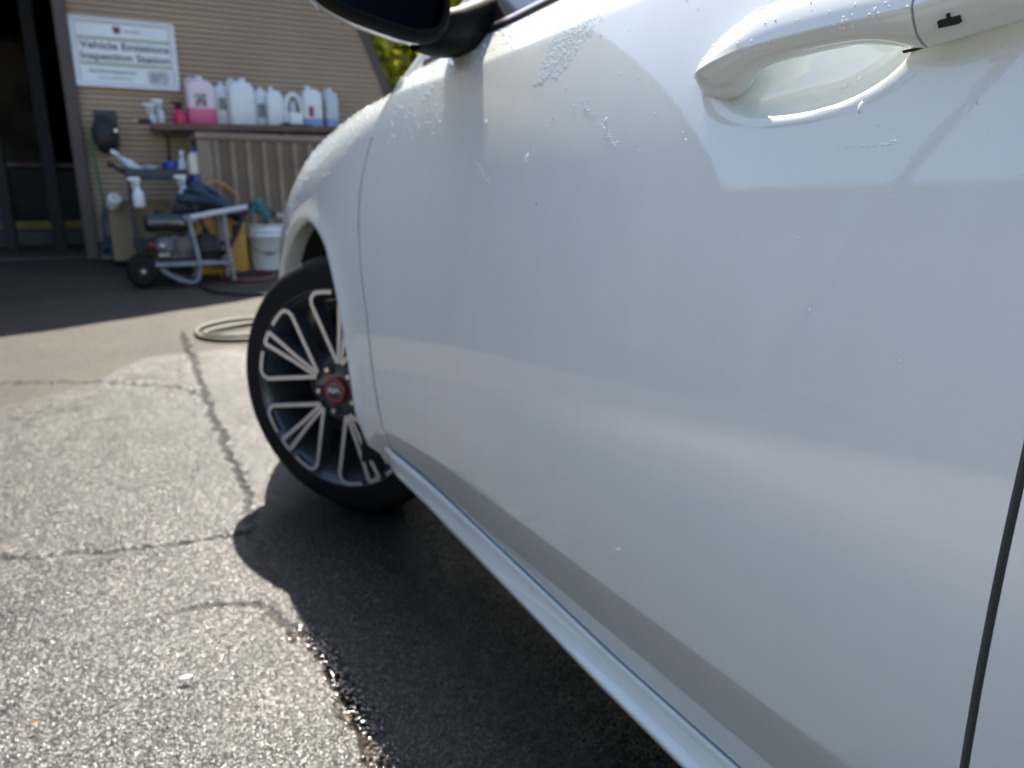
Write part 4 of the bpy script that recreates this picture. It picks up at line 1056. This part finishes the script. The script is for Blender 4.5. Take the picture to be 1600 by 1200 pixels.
# greenhouse
def belt(y): return float(side(y, dtop(y))), dtop(y)
pf = [(.585, 1.72, .985), (.598, 1.455, 1.075), (.67, 1.13, 1.215), (.80, .70, 1.405)]
pr = [(.527, 1.465, .978), (.562, 1.375, 1.035), (.655, 1.06, 1.195), (.792, .62, 1.395)]
F = bez(pf, 24); Rr = bez(pr, 24)
m = MB(); G = []
for a, b in zip(F, Rr):
    mid = (a + b) / 2 + Vector((-.014, 0, .004)); G.append([tuple(a + Vector((.03, 0, -.02))), tuple(a), tuple(a.lerp(mid, .6) + Vector((-.003, 0, 0))), tuple(mid), tuple(b), tuple(b + Vector((.02, .004, -.004)))])
m.grid(G, True); m.build('roof_pillar', PAINT, car)
m = MB(); G = []
for s in np.linspace(0, 1, 14):
    a = F[min(int(s * (len(F) - 1)), len(F) - 1)]
    G.append([(a.x + .015 + (2 * XC - 2 * a.x - .03) * q, a.y + .25 * (1 - s * .6) * math.sin(math.pi * q), a.z - .008 + .02 * math.sin(math.pi * q)) for q in np.linspace(0, 1, 14)])
m.grid(G, True, flip=True); m.build('windscreen', GLASS, car)
m = MB(); m.grid([[(.79 + (2 * XC - 1.58) * q, y, 1.395 + .04 * math.sin(math.pi * q) - .05 * ((y + .35) / 1.1) ** 2) for q in np.linspace(0, 1, 16)] for y in np.linspace(-1.35, .68, 14)], True, flip=True)
for sgn in (0, 1):
    A = [(.79, y, 1.395 - .05 * ((y + .35) / 1.1) ** 2) for y in np.linspace(-1.35, .68, 14)]; B = [(.755, p[1], p[2] - .03) for p in A]; C2 = [(.775, p[1], p[2] - .04) for p in A]
    if sgn: A, B, C2 = [[(2 * XC - p[0], p[1], p[2]) for p in q] for q in (A, B, C2)]
    m.grid([A, B, C2], True, flip=bool(sgn))
m.build('roof', PAINT, car)
m = MB(); m.grid([[(.80 - .14 * s + (2 * XC - 1.6 + .28 * s) * q, -1.35 - .45 * s, 1.37 - .33 * s) for q in np.linspace(0, 1, 10)] for s in np.linspace(0, 1, 6)], True); m.build('rear_window', GLASS, car)
m = MB()
G = [[(2 * XC - (.575 + .2 * s), 1.30 - 2.6 * q + (-.55 * s if q < .5 else .4 * s) , 1.02 + .36 * s) for s in np.linspace(0, 1, 6)] for q in np.linspace(0, 1, 12)]
m.grid(G, True); m.build('far_side_window', GLASS, car)
# door glass, as parts of the doors
def glass_x(z): return .585 + (z - 1.02) * .50
m = MB(); G = []
for q in np.linspace(0, 1, 14):
    row = []
    for s in np.linspace(0, 1, 10):
        z = 1.008 + .375 * s; yf = np.interp(z, [1.0, 1.05, 1.19, 1.39], [1.40, 1.34, 1.03, .60]) - .015
        y = .20 + (yf - .20) * q; row.append((glass_x(z), y, z))
    G.append(row)
m.grid(G, True, flip=True); m.build('window_glass', GLASS, fdoor)
m = MB(); m.grid([[(glass_x(1.008 + .375 * s), -.75 + .87 * q + .15 * s * (1 - q), 1.008 + .375 * s) for s in np.linspace(0, 1, 10)] for q in np.linspace(0, 1, 10)], True, flip=True); m.build('window_glass', GLASS, rdoor)
m = MB(); m.grid([[(glass_x(z) - .006, y, z) for z in np.linspace(1.015, 1.385, 6)] for y in (.12, .20)], False, flip=True); m.build('pillar_cover', GLOSSBLK, fdoor)
# belt moulding: black lower rubber with satin strip
m = MB(); G = []
for y in np.linspace(.222, 1.385, 60):
    x, z = belt(y); G.append([(x + .001, y, z + .0005), (x - .001, y, z + .004), (x + .004, y, z + .015), (x + .014, y, z + .018)])
m.grid(G, True, flip=False); m.build('belt_moulding', CHROME, fdoor)
m = MB(); G = []
for y in np.linspace(.222, 1.375, 60):
    x, z = belt(y); G.append([(x + .012, y, z + .0175), (x + .013, y, z + .021), (x + .020, y, z + .023), (x + .026, y, z + .004)])
m.grid(G, True); m.build('window_seal', SEAL, fdoor)
# cabin: dark trim behind the tinted glass
m = MB(); m.box((XC, .1, .62), (1.36, 2.3, .70)); m.build('cabin_floor', SEAL, car)
for sx in (.98, 1.62):
    m = MB(); m.rbox((sx, .25, .92), .46, .14, .42, .06, 5, [(1, 0), (.95, .6), (.75, 1)]); m.build('seat', BLACKPL, car)
m = MB(); m.box((XC, 1.28, .99), (1.30, .34, .10), ch=.03); m.build('dashboard', BLACKPL, car)

# door mirror
mir = MB()
def build_mirror():
    # housing: loft of rounded outlines from the face rim towards the front
    def outline(k, n=44):
        # rounded trapezoid in x,z : inner edge x=.452, outer x=.222
        out = []
        for i in range(n):
            a = 2 * math.pi * i / n; ca, sa = math.cos(a), math.sin(a)
            e = 2 / 3.2
            u = math.copysign(abs(ca) ** e, ca); v = math.copysign(abs(sa) ** e, sa)
            x = .354 + .105 * u; hh = .064 + .010 * u * .5
            zc = 1.052 - .012 * u
            z = zc + (hh + .008) * v
            if v < 0: z += .010 * (1 - u) * .9 * (-v) * .8
            out.append((x, z))
        return out
    base_o = outline(0)
    c = np.mean(np.array(base_o), 0)
    G = []
    for s, sc, dy in ((0, .965, 0), (.1, .995, .006), (.3, 1.02, .03), (.55, .97, .065), (.8, .80, .095), (.95, .5, .112), (1, .05, .118)):
        G.append([(c[0] + (p[0] - c[0]) * sc + .01 * s, 1.075 + dy, c[1] + (p[1] - c[1]) * sc) for p in base_o])
    m = MB(); m.grid(G, True, wrap=True)
    m.mi = [1 if np.mean([m.v[i][0] for i in f]) > .418 or np.mean([m.v[i][1] for i in f]) < 1.094 else 0 for f in m.f]
    hous = m.build('mirror_housing', [PAINT, MATTEBLK], car)
    # face: black bezel and recessed glass
    inner = [(c[0] + (p[0] - c[0]) * .905, c[1] + (p[1] - c[1]) * .85) for p in base_o]
    m = MB(); m.grid([[(p[0], 1.075, p[1]) for p in [(c[0] + (q[0] - c[0]) * .965, c[1] + (q[1] - c[1]) * .965) for q in base_o]], [(p[0], 1.070, p[1]) for p in [(c[0] + (q[0] - c[0]) * .955, c[1] + (q[1] - c[1]) * .945) for q in base_o]], [(p[0], 1.072, p[1]) for p in inner], [(p[0], 1.083, p[1]) for p in inner]], True, wrap=True)
    m.build('bezel', MATTEBLK, hous)
    m = MB(); pts = [(p[0], 1.082 + .10 * (p[0] - c[0]) - .03 * (p[1] - c[1]), p[1]) for p in inner]; m.add(pts, [tuple(range(len(pts)))]); m.build('mirror_glass', MIRRORG, hous)
    # foot
    m = MB(); G = []
    for t_, (cx, cy, cz, hy, hz) in enumerate(((.43, 1.145, 1.000, .038, .024), (.46, 1.150, 1.002, .046, .030), (.50, 1.18, 1.012, .065, .034), (.545, 1.225, 1.030, .070, .040), (.59, 1.25, 1.05, .07, .045))):
        G.append([(cx, cy + hy * math.copysign(abs(math.cos(a)) ** .7, math.cos(a)), cz + hz * math.copysign(abs(math.sin(a)) ** .7, math.sin(a))) for a in np.linspace(0, 2 * math.pi, 25)[:-1]])
    m.grid(G, True, wrap=True, flip=True); m.build('mirror_foot', MATTEBLK, hous)
    m = MB(); pts = [(.540, 1.435, .999), (.572, 1.03, 1.026), (.640, 1.03, 1.19), (.580, 1.355, 1.052)]
    pts2 = [(p[0] + .012, p[1], p[2]) for p in pts]; m.add(pts + pts2, [(0, 1, 2, 3), (7, 6, 5, 4), (0, 4, 5, 1), (1, 5, 6, 2), (2, 6, 7, 3), (3, 7, 4, 0)]); m.build('sail_panel', GLOSSBLK, hous)
build_mirror()

# door handle on the front door
def build_handle():
    # cross section (dx from the outer ridge, z from ridge level) scaled along the bar
    sec = [(.024, .020), (.017, .029), (.0105, .0275), (.0030, .012), (.0003, .0022), (0, 0), (.0010, -.0024), (.0028, -.0065), (.007, -.0125), (.014, -.0165), (.021, -.016), (.027, -.008)]
    st = [  # y, ridge x, ridge z, scale up, scale down, scale x
        (.3265, .4450, .8575, 1.05, 1.25, 1.15), (.335, .4450, .8575, 1.03, 1.22, 1.12), (.352, .4448, .858, 1.00, .92, 1.02), (.372, .4445, .8585, 1.0, .74, .95), (.40, .4445, .859, 1.0, .70, .92), (.44, .4448, .8595, 1.0, .72, .92), (.465, .4452, .859, 1.0, .80, .96),
        (.480, .446, .858, 1.0, 1.10, 1.1), (.492, .4475, .857, .97, 1.52, 1.4), (.510, .4500, .8555, .90, 1.58, 1.55), (.526, .4540, .854, .84, 1.45, 1.55), (.540, .4600, .853, .74, 1.22, 1.5), (.550, .4665, .8525, .62, .95, 1.3), (.556, .473, .8525, .46, .66, 1.1), (.559, .480, .8525, .2, .25, .8)]
    m = MB(); G = []
    Y = [s[0] for s in st]; ysm = np.linspace(Y[0], Y[-1], 70)
    par = [np.interp(ysm, Y, [s[k] for s in st]) for k in range(1, 6)]
    for k in range(5):
        p = par[k].copy()
        for _ in range(2): p[2:-2] = np.convolve(p, [.2, .2, .2, .2, .2], 'same')[2:-2]
        par[k] = p
    def ring(y, rx, rz, su, sd, sx):
        P = [Vector((rx + a * sx, y, rz + (b * su if b > 0 else b * sd))) for a, b in sec]
        out = []
        n = len(P)
        for i in range(n):
            a, b, c, d = P[i - 1], P[i], P[(i + 1) % n], P[(i + 2) % n]
            for t in (0, .33, .66): out.append(.5 * ((2 * b) + (c - a) * t + (2 * a - 5 * b + 4 * c - d) * t * t + (3 * b - a - 3 * c + d) * t ** 3))
        return out
    for i, y in enumerate(ysm): G.append([tuple(q) for q in ring(y, *[par[k][i] for k in range(5)])])
    m.grid(G, True, wrap=True)
    for row, fl in ((G[0], False), (G[-1], True)): m.add(row, [tuple(range(len(row)))[::-1] if fl else tuple(range(len(row)))])
    h = m.build('door_handle', PAINT, fdoor)
    m = MB(); G = []
    for y in np.linspace(.3245, .233, 40):
        q = (.3245 - y) / .2645; e = max(0, (.3245 - y) / .0915 - .58) / .42
        G.append([tuple(p) for p in ring(y, .4450 + .002 * q + .026 * e ** 2, .8575 + .012 * q, 1.05 * (1 - .35 * e), (1.25 - .62 * q), 1.2)])
    m.grid(G, True, wrap=True, flip=True)
    for row, fl in ((G[0], True), (G[-1], False)): m.add(row, [tuple(range(len(row)))[::-1] if fl else tuple(range(len(row)))])
    cap = m.build('handle_cap', PAINT, fdoor)
    # key slot under the cap and the small plug hole
    m = MB(); rot = Matrix.Rotation(R_(-30), 3, 'Y'); m.box((.4507, .3035, .8455), (.004, .0125, .0042), rot); m.box((.4493, .3035, .8485), (.003, .0014, .003), rot); m.build('pry_slot', SEAL, cap)
    m = MB(); m.sphere((.4462, .3195, .8640), .0011, n=8, m=6); m.build('plug_hole', SEAL, cap)
    # gaskets between handle and skin
    m = MB(); P = [(float(side(y, z)) - .0005, y, z) for y, z in ((.352, .8395), (.338, .840), (.325, .8425), (.30, .8475), (.27, .852), (.24, .856))]
    m.tube(bez(P, 30), .0014, 6); m.build('gasket', SEAL, fdoor)
    m = MB(); P = [(float(side(y, z)) - .0003, y, z) for y, z in ((.559, .859), (.552, .851), (.540, .845), (.525, .840), (.508, .8385), (.497, .8405), (.49, .847))]
    m.tube(bez(P, 24), .0010, 6); m.build('gasket', SEAL, fdoor)
build_handle()

# ---------------------------------------------------------------- wheels
WC = Vector((.408, 1.712, .319)); STEER = R_(37)
def build_wheel(parent):
    """built round the origin with its outer face towards -x, then placed"""
    w = bpy.data.objects.new('front_wheel', None); COL.objects.link(w); w['_base'] = [0, 0, 0]; w.parent = parent
    RT = .3185
    ax = (-1, 0, 0)     # outwards
    prof = [(.232, -.19), (.25, -.203), (.285, -.208), (.302, -.203), (.312, -.19), (.3172, -.165), (RT, -.12), (RT, -.072), (.3175, -.046), (.312, -.027), (.301, -.013), (.285, -.005), (.264, -.004), (.247, .000), (.241, -.002), (.236, -.01)]
    m = MB(); m.lathe(prof, (0, 0, 0), ax, 96, close=True)
    tyre = m.build('tyre', RUBBER, w)
    m = MB()
    for h in (-.165, -.143, -.121, -.098): m.lathe([(RT - .0005, -.006 + h), (RT + .0008, -.004 + h), (RT + .0008, .004 + h), (RT - .0005, .006 + h)], (0, 0, 0), ax, 72)
    o = m.build('tread', SEAL, w); o['kind'] = 'stuff'
    # rim barrel and outer flange
    m = MB(); m.lathe([(.215, -.19), (.208, -.12), (.205, -.06), (.214, -.02), (.226, -.004)], (0, 0, 0), ax, 72); m.build('rim_barrel', RIMDARK, w)
    m = MB(); m.lathe([(.228, -.010), (.236, -.006), (.2395, .002), (.241, .004), (.2425, .001), (.238, -.008)], (0, 0, 0), ax, 96); m.build('rim_flange', RIMDARK, w)
    # brake disc + hub
    m = MB(); m.lathe([(.07, -.075), (.148, -.075), (.15, -.08), (.15, -.1), (.148, -.105), (.07, -.105)], (0, 0, 0), ax, 56); m.build('brake_disc', STEEL, w)
    m = MB(); m.lathe([(.0005, -.004), (.045, -.004), (.075, -.012), (.088, -.02), (.09, -.05), (.07, -.06), (.0005, -.06)], (0, 0, 0), ax, 48); m.build('hub_face', RIMDARK, w)
    m = MB(); m.box((.092, -.115, .08), (.05, .07, .11), Matrix.Rotation(.6, 3, 'X'), ch=.01); m.build('brake_caliper', RED if False else STEEL, w)
    # spokes: five fans of a narrow twin and two outer arms
    def pol(r, a): return Vector((0, r * math.cos(a), r * math.sin(a)))
    def bar(mb, mf, pts, w0, w1, x0=.006, dep=.035):
        """bar with machined front face; pts in the wheel plane"""
        n = len(pts); A = []; B = []; 
        for i, p in enumerate(pts):
            t = (pts[min(i + 1, n - 1)] - pts[max(i - 1, 0)]).normalized(); s = Vector((0, -t.z, t.y)); ww = w0 + (w1 - w0) * i / (n - 1)
            A.append(p + s * ww); B.append(p - s * ww)
        def xs(p): # dish: face slopes from hub (deeper) to rim
            r = math.hypot(p.y, p.z); return -(.000 + .0045 * np.clip((r - .05) / .17, 0, 1))
        fa = [Vector((xs(p), p.y, p.z)) for p in A]; fb = [Vector((xs(p), p.y, p.z)) for p in B]
        ba = [Vector((xs(p) + .0022, a.y + (a.y - b2.y) * .10, a.z + (a.z - b2.z) * .10)) for p, a, b2 in zip(A, A, B)]; bb = [Vector((xs(p) + .0022, b2.y + (b2.y - a.y) * .10, b2.z + (b2.z - a.z) * .10)) for p, a, b2 in zip(B, A, B)]
        da = [Vector((p.x + dep, p.y, p.z)) for p in ba]; db = [Vector((p.x + dep, p.y, p.z)) for p in bb]
        mf.grid([fa, fb], False, flip=True)
        mb.grid([da, ba, fa], False, flip=True); mb.grid([fb, bb, db], False, flip=True)
        mb.add([fa[0], fb[0], db[0], da[0]], [(0, 1, 2, 3)]); mb.add([fa[-1], fb[-1], db[-1], da[-1]], [(3, 2, 1, 0)])
    proto = None
    for k in range(5):
        a0 = R_(72) * k + SPIN
        mb, mf = MB(), MB()
        root = pol(.066, a0)
        for s in (-1, 1):
            bar(mb, mf, [root + pol(.0045, a0 + s * math.pi / 2), pol(.14, a0 + s * .055), pol(.234, a0 + s * .070)], .0043, .0056)
            arm_end = pol(.196, a0 + s * .47)
            ra, rb = root + pol(.006, a0 + s * math.pi / 2), pol(.210, a0 + s * .462)
            elbow = [ra, ra.lerp(rb, .5), rb, pol(.222, a0 + s * .448), pol(.2305, a0 + s * .415), pol(.2345, a0 + s * .37), pol(.2345, a0 + s * .28), pol(.2345, a0 + s * .17)]
            bar(mb, mf, elbow, .0052, .0045)
        bar(mb, mf, [pol(.234, a0 - .074), pol(.2345, a0), pol(.234, a0 + .074)], .0052, .0052)
        # dark web joining the arms behind the face
        wv = []
        for r, hw in ((.05, .30), (.075, .22), (.12, .10), (.17, .06), (.222, .075)):
            for s in (-1, 1): p = pol(r, a0 + s * hw); wv.append((.022, p.y, p.z))
        mb.add(wv, [(2 * i, 2 * i + 1, 2 * i + 3, 2 * i + 2) for i in range(4)])
        v0 = len(mb.v)
        mm = MB(); mm.v = mb.v + mf.v; mm.f = mb.f + [tuple(i + v0 for i in f) for f in mf.f]; mm.s = mb.s + mf.s; mm.mi = [0] * len(mb.f) + [1] * len(mf.f)
        mm.build('spoke', [RIMDARK, RIMFACE], w)
    # lug nuts in dark wells
    for k in range(5):
        a = R_(72) * k + SPIN + R_(36); p = pol(.053, a)
        m = MB(); m.lathe([(.013, -.004), (.0135, .002), (.012, .003), (.0115, -.008)], (0, p.y, p.z), ax, 16, mi=1); m.lathe([(.0005, .006), (.006, .006), (.0085, .001), (.0085, -.008)], (0, p.y, p.z), ax, 6, smooth=False); m.build('lug_nut', [CHROME, RIMDARK], w)
    # centre cap: red ring, black centre, emblem
    m = MB(); m.lathe([(.032, -.004), (.0315, .008), (.0295, .011), (.0235, .0105), (.0225, .009)], (0, 0, 0), ax, 40); m.build('cap_ring', RED, w)
    m = MB(); m.lathe([(.0005, .0095), (.0225, .0092)], (0, 0, 0), ax, 32); m.build('cap_centre', GLOSSBLK, w)
    m = MB()
    def st(*pts):
        for (y0, z0), (y1, z1) in zip(pts[:-1], pts[1:]):
            d = math.hypot(y1 - y0, z1 - z0); c, s = (y1 - y0) / d, (z1 - z0) / d
            h = .0011; q = [(y0 - s * h, z0 + c * h), (y1 - s * h, z1 + c * h), (y1 + s * h, z1 - c * h), (y0 + s * h, z0 - c * h)]
            m.add([(-.0102, -a, b) for a, b in q] + [(-.0094, -a, b) for a, b in q], [(0, 1, 2, 3), (7, 6, 5, 4), (0, 4, 5, 1), (1, 5, 6, 2), (2, 6, 7, 3), (3, 7, 4, 0)])
    # joined slanted strokes of the maker's wordmark
    st((-.0165, -.0055), (-.0165, .0055)); st((-.0165, -.001), (-.0075, .0055)); st((-.0135, .0008), (-.0065, -.0055), (.0005, .0055), (.0005, -.0055)); st((.0005, -.0055), (.0085, .0055), (.0165, -.0055)); 
    m.build('emblem', WHITEM, w)
    return w
SPIN = 0.0
def place_wheel(w, c, steer, flip=False):
    M = Matrix.Translation(Vector(c) - Vector(CARB)) @ Matrix.Rotation(steer + (math.pi if flip else 0), 4, 'Z')
    w.matrix_local = M
SPIN = R_(180 - 7)
fw = build_wheel(car)
place_wheel(fw, WC, -(-STEER))
def clone_wheel(name, c, steer, flip):
    n = fw.copy(); COL.objects.link(n); n.name = name; n.parent = car
    for ch in fw.children:
        q = ch.copy(); COL.objects.link(q); q.parent = n
    place_wheel(n, c, steer, flip)
clone_wheel('front_wheel', (2 * XC - .46, 1.80, .319), STEER, True)
clone_wheel('rear_wheel', (.445, -.95, .319), 0, False)
clone_wheel('rear_wheel', (2 * XC - .445, -.95, .319), 0, True)

# ---------------------------------------------------------------- water on the car
def normal_at(y, z, fn=None):
    e = 1e-3; f = fn or (lambda a, b: float(side(a, b)))
    dy = (f(y + e, z) - f(y - e, z)) / (2 * e); dz = (f(y, z + e) - f(y, z - e)) / (2 * e)
    return Vector((-1, dy, dz)).normalized()
def bead(m, p, n, r, run=1.0, flat=.42):
    n = Vector(n); down = (Vector((0, 0, -1)) - n * n.dot(Vector((0, 0, -1))))
    if down.length < 1e-3: down = Vector((0, 1, 0))
    down.normalize(); s = n.cross(down); p = Vector(p); vs = []; fs = []; K = 8
    ph = rnd.random()
    for ring, (rr, hh) in enumerate(((1, -.05), (.9, .45), (.55, .85))):
        for k in range(K):
            a = 2 * math.pi * k / K; w = 1 + .12 * math.sin(2 * a + ph * 6)
            vs.append(p + (down * math.cos(a) * run * w + s * math.sin(a) * w) * (rr * r) + n * (hh * flat * r))
    vs.append(p + n * flat * r)
    for q in range(2):
        for k in range(K): fs.append((q * K + k, q * K + (k + 1) % K, (q + 1) * K + (k + 1) % K, (q + 1) * K + k))
    for k in range(K): fs.append((2 * K + k, 2 * K + (k + 1) % K, 3 * K))
    m.add(vs, fs, True)
m = MB()
def on_door(y, z, r, run=1.0):
    x = float(side(y, z)) + float(cup(y, z)); bead(m, (x, y, z), normal_at(y, z), r, run, 0.35 if r < .0013 else .40)
for k in range(1300):      # fine spray streak running down below the window
    a = rnd.random(); b = rnd.random(); z = .895 + .075 * a; yc = .905 - .06 * (a) ** 1; wd = .045 * (.4 + a)
    y = yc - .02 + (b - .5) * wd * 1.6 - (.035 if rnd.random() < .25 else 0)
    on_door(y, z, rnd.uniform(.0005, .0012))
for k in range(420):       # wet window ledge
    y = rnd.uniform(.45, 1.02) if rnd.random() < .7 else rnd.uniform(1.0, 1.35); z = rnd.uniform(.962, 1.012); on_door(y, z, rnd.uniform(.0009, .0028), 1.1)
for k in range(130):
    y = rnd.uniform(1.12, 1.42); z = rnd.uniform(.86, .97); on_door(y, z, rnd.uniform(.0009, .0024), rnd.choice((1, 1.3)))
for k in range(46):        # sparse drops over the skin
    y = rnd.uniform(.23, .95); z = rnd.uniform(.62, .94); on_door(y, z, rnd.uniform(.0006, .0014), rnd.choice((1, 1.6)))
for y, z, r, ru in ((.374, .806, .0026, 1.9), (.413, .826, .0022, 1.8), (.402, .830, .0024, 2.0), (.43, .819, .0016, 1.2), (.29, .80, .0016, 1.3), (.70, .83, .0022, 1.8), (.865, .80, .003, 2.4), (1.02, .86, .003, 1.6)): on_door(y, z, r, ru)
for k in range(26):        # the dried trickle under the handle
    on_door(.36 + rnd.uniform(-.025, .025), .7795 + rnd.uniform(-.0015, .0015), rnd.uniform(.0005, .0012))
for (ya, za), (yb, zb), cnt in (((1.215, .800), (1.165, .768), 34), ((1.02, .806), (.965, .772), 40), ((.705, .829), (.672, .802), 46), ((.76, .858), (.735, .838), 16)):
    for k in range(cnt):   # half dried drips
        q = rnd.random(); on_door(ya + (yb - ya) * q + rnd.gauss(0, .0035), za + (zb - za) * q + rnd.gauss(0, .0015), rnd.uniform(.0005, .0013), rnd.choice((1, 1.4)))
for k in range(60):
    on_door(rnd.uniform(.24, 1.3), rnd.uniform(.66, .955), rnd.uniform(.0005, .0011), rnd.choice((1, 1, 1.8)))
o = m.build('water_beads', BEAD, fdoor); o['kind'] = 'stuff'
m = MB()                    # beads on the handle bar
dg = bpy.context.evaluated_depsgraph_get()
hd = [c for c in fdoor.children if c.name.startswith('door_handle')][0]
hm = hd.data; polys = [p for p in hm.polygons if p.normal.z > -.75 and p.normal.x < .2 and p.center.y + CARB[1] < .545]
for k in range(110):
    p = rnd.choice(polys)
    if p.normal.z < -.2 and rnd.random() < .5: continue
    c = p.center + Vector(CARB); nn = p.normal
    bead(m, c, nn, rnd.uniform(.0004, .0011), rnd.choice((1, 1, 1.6, 2.2)), .5)
for k in range(60):         # line of beads along the sunlit top edge
    y = rnd.uniform(.36, .545); cand = [p for p in polys if abs(p.center.y + CARB[1] - y) < .006 and p.normal.z > .55]
    if cand: p = rnd.choice(cand); bead(m, p.center + Vector(CARB), p.normal, rnd.uniform(.0006, .0016), 1.1, .6)
o = m.build('handle_beads', BEAD, hd); o['kind'] = 'stuff'
m = MB()                    # beads on the fender crown
for k in range(260):
    y = rnd.uniform(1.5, 2.1); b = roll(y); i = rnd.randrange(0, 14); q0, q1 = b[i], b[i + 1]; tq = rnd.random(); q = q0 + (q1 - q0) * tq
    tx = (q1 - q0) / np.linalg.norm(q1 - q0); bead(m, (q[0], y, q[1]), Vector((-tx[1], 0, tx[0])), rnd.uniform(.0012, .0034), 1.2)
fen = [c for c in car.children if c.name == 'fender'][0]
o = m.build('water_beads', BEAD, fen); o['kind'] = 'stuff'

# ---------------------------------------------------------------- water in the crack, litter
def gut_x(y): return float(np.interp(y, [p[1] for p in GUT][::-1], [p[0] for p in GUT][::-1]))
m = MB(); A = []; B = []
for y in np.linspace(.60, 1.20, 50):
    wv = .010 * (.6 + .5 * math.sin(y * 37) * math.sin(y * 11 + 1)); A.append((gut_x(y) - wv, y, -.0035)); B.append((gut_x(y) + wv, y, -.0035))
m.quadstrip(A, B, True); o = m.build('crack_water', clear_water('brown_water', (.45, .36, .25), .04)); tag(o, 'thin strip of brown water standing in the asphalt crack', 'water', None, 'stuff')
m = MB()
def cap_drop(x, y, z, r, tilt):
    n = Vector((rnd.gauss(.03, tilt), rnd.gauss(-.16, tilt), 1)).normalized(); bead(m, (x, y, z), n, r, rnd.uniform(.9, 1.3), .13)
for k in range(520):
    y = rnd.uniform(.62, 1.25); cap_drop(gut_x(y) + .011 * rnd.gauss(0, 1), y, rnd.uniform(-.002, .004), rnd.uniform(.0014, .0036), .12)
for k in range(900):
    y = rnd.uniform(.72, 2.3); cap_drop(rnd.uniform(-.75, .25) * (.5 + .5 * rnd.random()), y, .004 + rnd.uniform(0, .002), rnd.uniform(.0007, .0019), .18)
o = m.build('water_droplets', principled('droplet', (.03, .028, .025), .09, 0, 0.7)); tag(o, 'tiny glinting water droplets on the rough asphalt', 'water drops', None, 'stuff')
t = thing('white_chip', (.005, 1.174, .003), 'small white paint chip lying on the wet asphalt', 'chip')
m = MB(); m.add([(x * .72 + .005, y * .72 + 1.174, z * .6 + .007) for x, y, z in ((-.014, -.002, 0), (-.006, .005, .002), (.008, .004, .003), (.015, 0, .001), (.007, -.005, 0), (-.005, -.005, .001), (-.014, -.002, -.003), (-.006, .005, -.002), (.008, .004, -.001), (.015, 0, -.003), (.007, -.005, -.003), (-.005, -.005, -.003))], [(0, 1, 2, 3, 4, 5), (11, 10, 9, 8, 7, 6)] + [(i, i + 6, (i + 1) % 6 + 6, (i + 1) % 6) for i in range(6)]); m.build('flake', HDPE, t)
t = thing('dry_leaf', (-.20, 1.153, .004), 'tiny amber leaf scrap on the asphalt at the lower left', 'leaf')
m = MB(); m.add([(-.20 + x, 1.153 + y, .010 + z) for x, y, z in ((-.006, 0, 0), (0, .0045, .003), (.007, .001, .001), (.001, -.004, .002))], [(0, 1, 2, 3)]); m.build('blade', noisy('amber_leaf', (.30, .16, .03), (.22, .10, .02), 40), t)

for o in bpy.data.objects:
    if '_base' in o.keys(): del o['_base']
